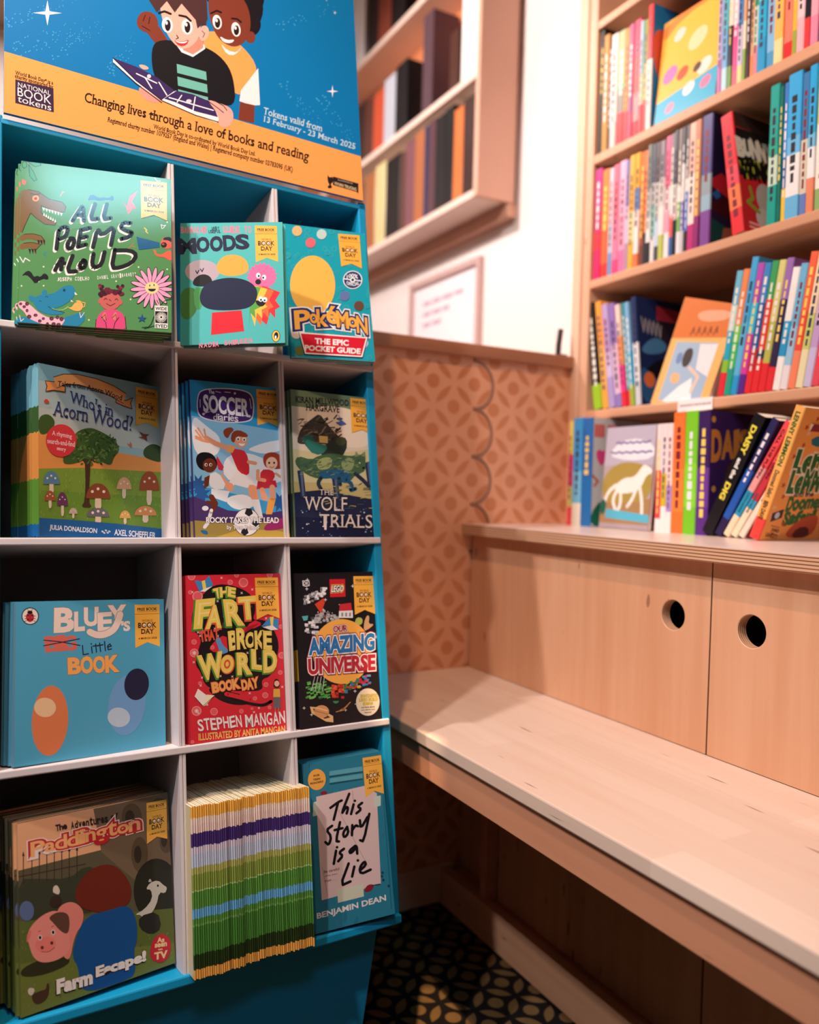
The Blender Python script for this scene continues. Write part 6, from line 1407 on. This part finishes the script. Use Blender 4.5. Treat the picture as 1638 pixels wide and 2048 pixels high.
for i, (y, t, h, c, lab) in enumerate([(1.1640, .0136, .214, 'f0dce0,e85058,f4ecec', 'slim white book with red band beside the white horse cover'), (1.1500, .0136, .214, 'f0dce0,d0b838,f4ecec', 'slim white book with yellow band between red and lilac banded ones'), (1.1360, .0136, .214, 'f0dce0,a894d8,f4ecec', 'slim white book with lilac band beside the orange spine'),
      (1.1066, .0290, .234, 'f07838,f08840,f07838', 'thick bright orange book under the shelf ticket'), (1.0757, .0300, .234, '7ccc30,88d838,78c830', 'thick lime green book between orange and purple spines')]):
    shelf_book(lab, 1.205, y, ZW, t, h, .13, c, 0, 'upright books on the worktop', None, 420+i)
def art_daisy(A, w, h):
    A.poly([(.002, .002), (w, .002), (w, h), (.002, h)], '3c2260', raw=True)
    for t, x0, x1, y0, y1 in (('D', .006, .030, .193, .140), ('A', .034, .062, .194, .146), ('I', .068, .076, .196, .150), ('S', .082, .104, .198, .152), ('Y', .108, .128, .198, .150)): A.text(t, (x0, y0), (x1, y0+.002), (x0+.001, y1), 'd88a3c', .05)
    for x, y in ((.006, .216), (.012, .087)): A.disc(x+.003, y, .0055, .006, 'd8a048', 0, 12)
    A.disc(.085, .09, .045, .06, '54301c', 0, 28); A.disc(.095, .13, .02, .014, 'c88868', 0, 16)
shelf_book('thick purple book with big orange letters on its cover on the worktop', 1.205, 1.0470, ZW, .0280, .232, .14, '3c2260,6c3c98,5c3088', 0, None, art_daisy, 33)
def spine_title(o, words, mat=None):
    mb = MB()
    for s_, lo, hi, ya, yb_, col in words:
        vs, fs, bb = text_mesh(s_, .03); P = []
        for vx, vy in vs:
            k = (vx-bb[0])/(bb[1]-bb[0]); q = (vy-bb[2])/(bb[3]-bb[2]); P.append((-0.0004, yb_ - (yb_-ya)*q, hi + (lo-hi)*k))
        mb.mesh(P, fs, lin(col))
    mb.build('spine_title', SATIN, o, True)
W2 = [(1.0330, .0235, .236, 27, '17161c,1c1a20,201c24', 'black book with yellow lettering leaning on the purple one', ('DAISY', 'f0e050')), (1.0115, .0150, .232, 29, '2c2a5c,2858b0,2c2450', 'navy book with blue band leaning behind the black one', None), (.9935, .0135, .230, 31, 'e85058,e8a0a0,3098c0,f0d8b8', 'red and blue patterned book leaning third in the tilted row', None), (.9775, .0130, .230, 32, 'e86060,c03848,40a0c8,f0dcc0', 'red and turquoise patterned book leaning fourth in the tilted row', None), (.9620, .0120, .230, 33, 'f0e4d0,f0dcc8,e8d8c8', 'cream book with red cover leaning last in the tilted row', None)]
for i, (y, t, h, ln, c, lab, tx) in enumerate(W2):
    o = shelf_book(lab, 1.2, y, ZW, t, h, .13, c, -ln, 'leaning books on the worktop', (lambda A, w, hh: A.poly([(.002, .002), (w, .002), (w, hh), (.002, hh)], '8c2c30', raw=True)) if i == 4 else None, 440+i, marks=(i not in (0, 2, 3)))
    if i in (2, 3): spine_title(o, [('CALL THE PUFFIN', .12, .215, .004, .0095, '5c1820'), ('CATH HOWE', .05, .09, .004, .009, '1c4c60')])
    if tx:
        mb = MB(); vs, fs, bb = text_mesh(tx[0], .05)
        def putw(s_, a, b_, col, z_lo, z_hi):
            vs, fs, bb = text_mesh(s_, .04)
            P = []
            for vx, vy in vs:
                k = (vx-bb[0])/(bb[1]-bb[0]); q = (vy-bb[2])/(bb[3]-bb[2])
                P.append((-0.0004, b_ - (b_-a)*q, z_hi + (z_lo-z_hi)*k))
            mb.mesh(P, fs, lin(col))
        putw('DAISY', .006, .018, 'f0e050', .160, .215); putw('and the', .007, .016, 'f2eee8', .112, .152); putw('DIG', .006, .018, 'f0e050', .070, .104)
        mb.build('spine_title', SATIN, o, True)
# orange safari book, cover to the viewer
def art_safari(A, w, h):
    A.poly([(.002, .002), (w, .002), (w, h), (.002, h)], 'f8a654', raw=True)
    G = '2e6e34'
    for t, x0, x1, y0, y1 in (('Lenny', .022, .135, .160, .126), ('LeMMON', .026, .142, .124, .090)):
        A.word(t, (x0, y0), (x1, y0+.003), (x0+.002, y1), G, .07, .06, 5, 'f2e4c8', .06)
    A.text('and the', (.050, .089), (.100, .091), (.050, .080), '3c2820', .03); A.word('Doomed', (.040, .078), (.140, .085), (.042, .055), G, .06, .06, 7); A.word('Safari', (.045, .052), (.125, .056), (.047, .028), G, .06, .06, 8)
    A.blob([(.055, .225), (.10, .23), (.11, .19), (.08, .18), (.055, .195)], '241814', 2); A.blob([(.04, .185), (.09, .19), (.1, .172), (.05, .168)], '2c7484', 1); A.disc(.082, .196, .016, .018, 'b0683c')
    A.poly([(.012, .050), (.038, .058), (.040, .042), (.014, .034)], '38303c'); A.disc(.026, .046, .006, .006, 'c8d4e4')
    A.blob([(.06, .004), (.14, .004), (.14, .05), (.10, .044), (.075, .03)], 'c85838', 2); A.blob([(.08, .004), (.13, .006), (.12, .026), (.09, .024)], '5c1c1c', 1)
    for x, y in ((.02, .2), (.015, .15), (.028, .17), (.014, .10), (.024, .08), (.04, .215), (.03, .012), (.05, .03)): A.poly([(x+(.006 if k % 2 == 0 else .0025)*math.cos(k*PI/5), y+(.006 if k % 2 == 0 else .0025)*math.sin(k*PI/5)) for k in range(10)], 'b84c28')
    for x, y in ((.03, .19), (.012, .06), (.045, .012)): A.disc(x, y, .005, .0035, 'f0c090')
    A.text('Illustrated by', (.020, .029), (.044, .025), (.020, .026), '3c2820', .02); A.text('JAMES', (.024, .024), (.045, .020), (.024, .0165), '3c2820', .03); A.text('LANCETT', (.014, .016), (.046, .010), (.015, .008), '3c2820', .03)
o = shelf_book('bright orange safari adventure book with green lettering leaning at the row end', 1.172, .9100, ZW, .0190, .232, .16, 'f0b060,f0a858,e84840', -20, None, art_safari, 51, marks=False)
mb = MB()
for s_, lo, hi, col in (('LENNY LEMMON', .130, .222, '3c6c34'), ('Doomed Safari', .075, .122, '6c5c48'), ('BEN DAVIS', .035, .068, '3c2820')):
    vs, fs, bb = text_mesh(s_, .03); P = []
    for vx, vy in vs:
        k = (vx-bb[0])/(bb[1]-bb[0]); q = (vy-bb[2])/(bb[3]-bb[2]); P.append((-0.0004, .014 - .009*q, hi + (lo-hi)*k))
    mb.mesh(P, fs, lin(col))
mb.build('spine_title', SATIN, o, True)

# ------------------------------------------------------------------ old books on the hung shelves
H1 = [(2.851, 2.938, .30, 'a8683c'), (2.764, 2.851, .31, 'd8c890'), (2.647, 2.763, .30, '1c1818'), (2.606, 2.646, .29, '5c3830'), (2.540, 2.605, .31, '805058'), (2.471, 2.539, .32, 'b06a44'), (2.446, 2.470, .32, '22305c'), (2.396, 2.445, .325, '5c3c44'), (2.337, 2.395, .32, '201c1e'), (2.279, 2.336, .325, '161416'), (2.220, 2.278, .30, 'd8743c'), (2.150, 2.219, .31, '3c221c'), (2.940, 3.02, .29, '7c4a34'), (3.021, 3.10, .30, '2c2020'), (3.101, 3.18, .30, '8c4c34')]
H2 = [(2.961, 3.037, .25, '3c2824'), (2.888, 2.960, .24, '5c342c'), (2.795, 2.886, .23, 'c05034'), (2.703, 2.794, .25, 'b8bcc8'), (2.612, 2.702, .26, '1c1a1c'), (2.430, 2.500, .345, '5a424a'), (2.258, 2.318, .20, '4c2c24'), (2.150, 2.245, .345, 'fbf3f0'), (3.038, 3.12, .26, '7c3c2c')]
H3 = [(2.985, 3.13, .34, 'f4eeee'), (2.863, 2.960, .33, '2c2224'), (2.755, 2.862, .25, '8c4434'), (2.640, 2.750, .33, '201a1c'), (2.46, 2.55, .30, 'b05c3c')]
SHN = ['bottom', 'middle', 'top']
for k, (rows, z) in enumerate(((H1, 1.83), (H2, 2.193), (H3, 2.596))):
    for i, (a, b, h, c) in enumerate(sorted(rows)):
        shelf_book('%s %s volume, %s from the end panel on the %s hung shelf' % ('narrow' if b-a < .05 else 'broad', cname(c), ORDN[i], SHN[k]), HX+.018, a+.001, z, b-a-.002, h, .105, c, 0, 'old volumes on the hung shelves', None, 600+k*30+i, marks=False)
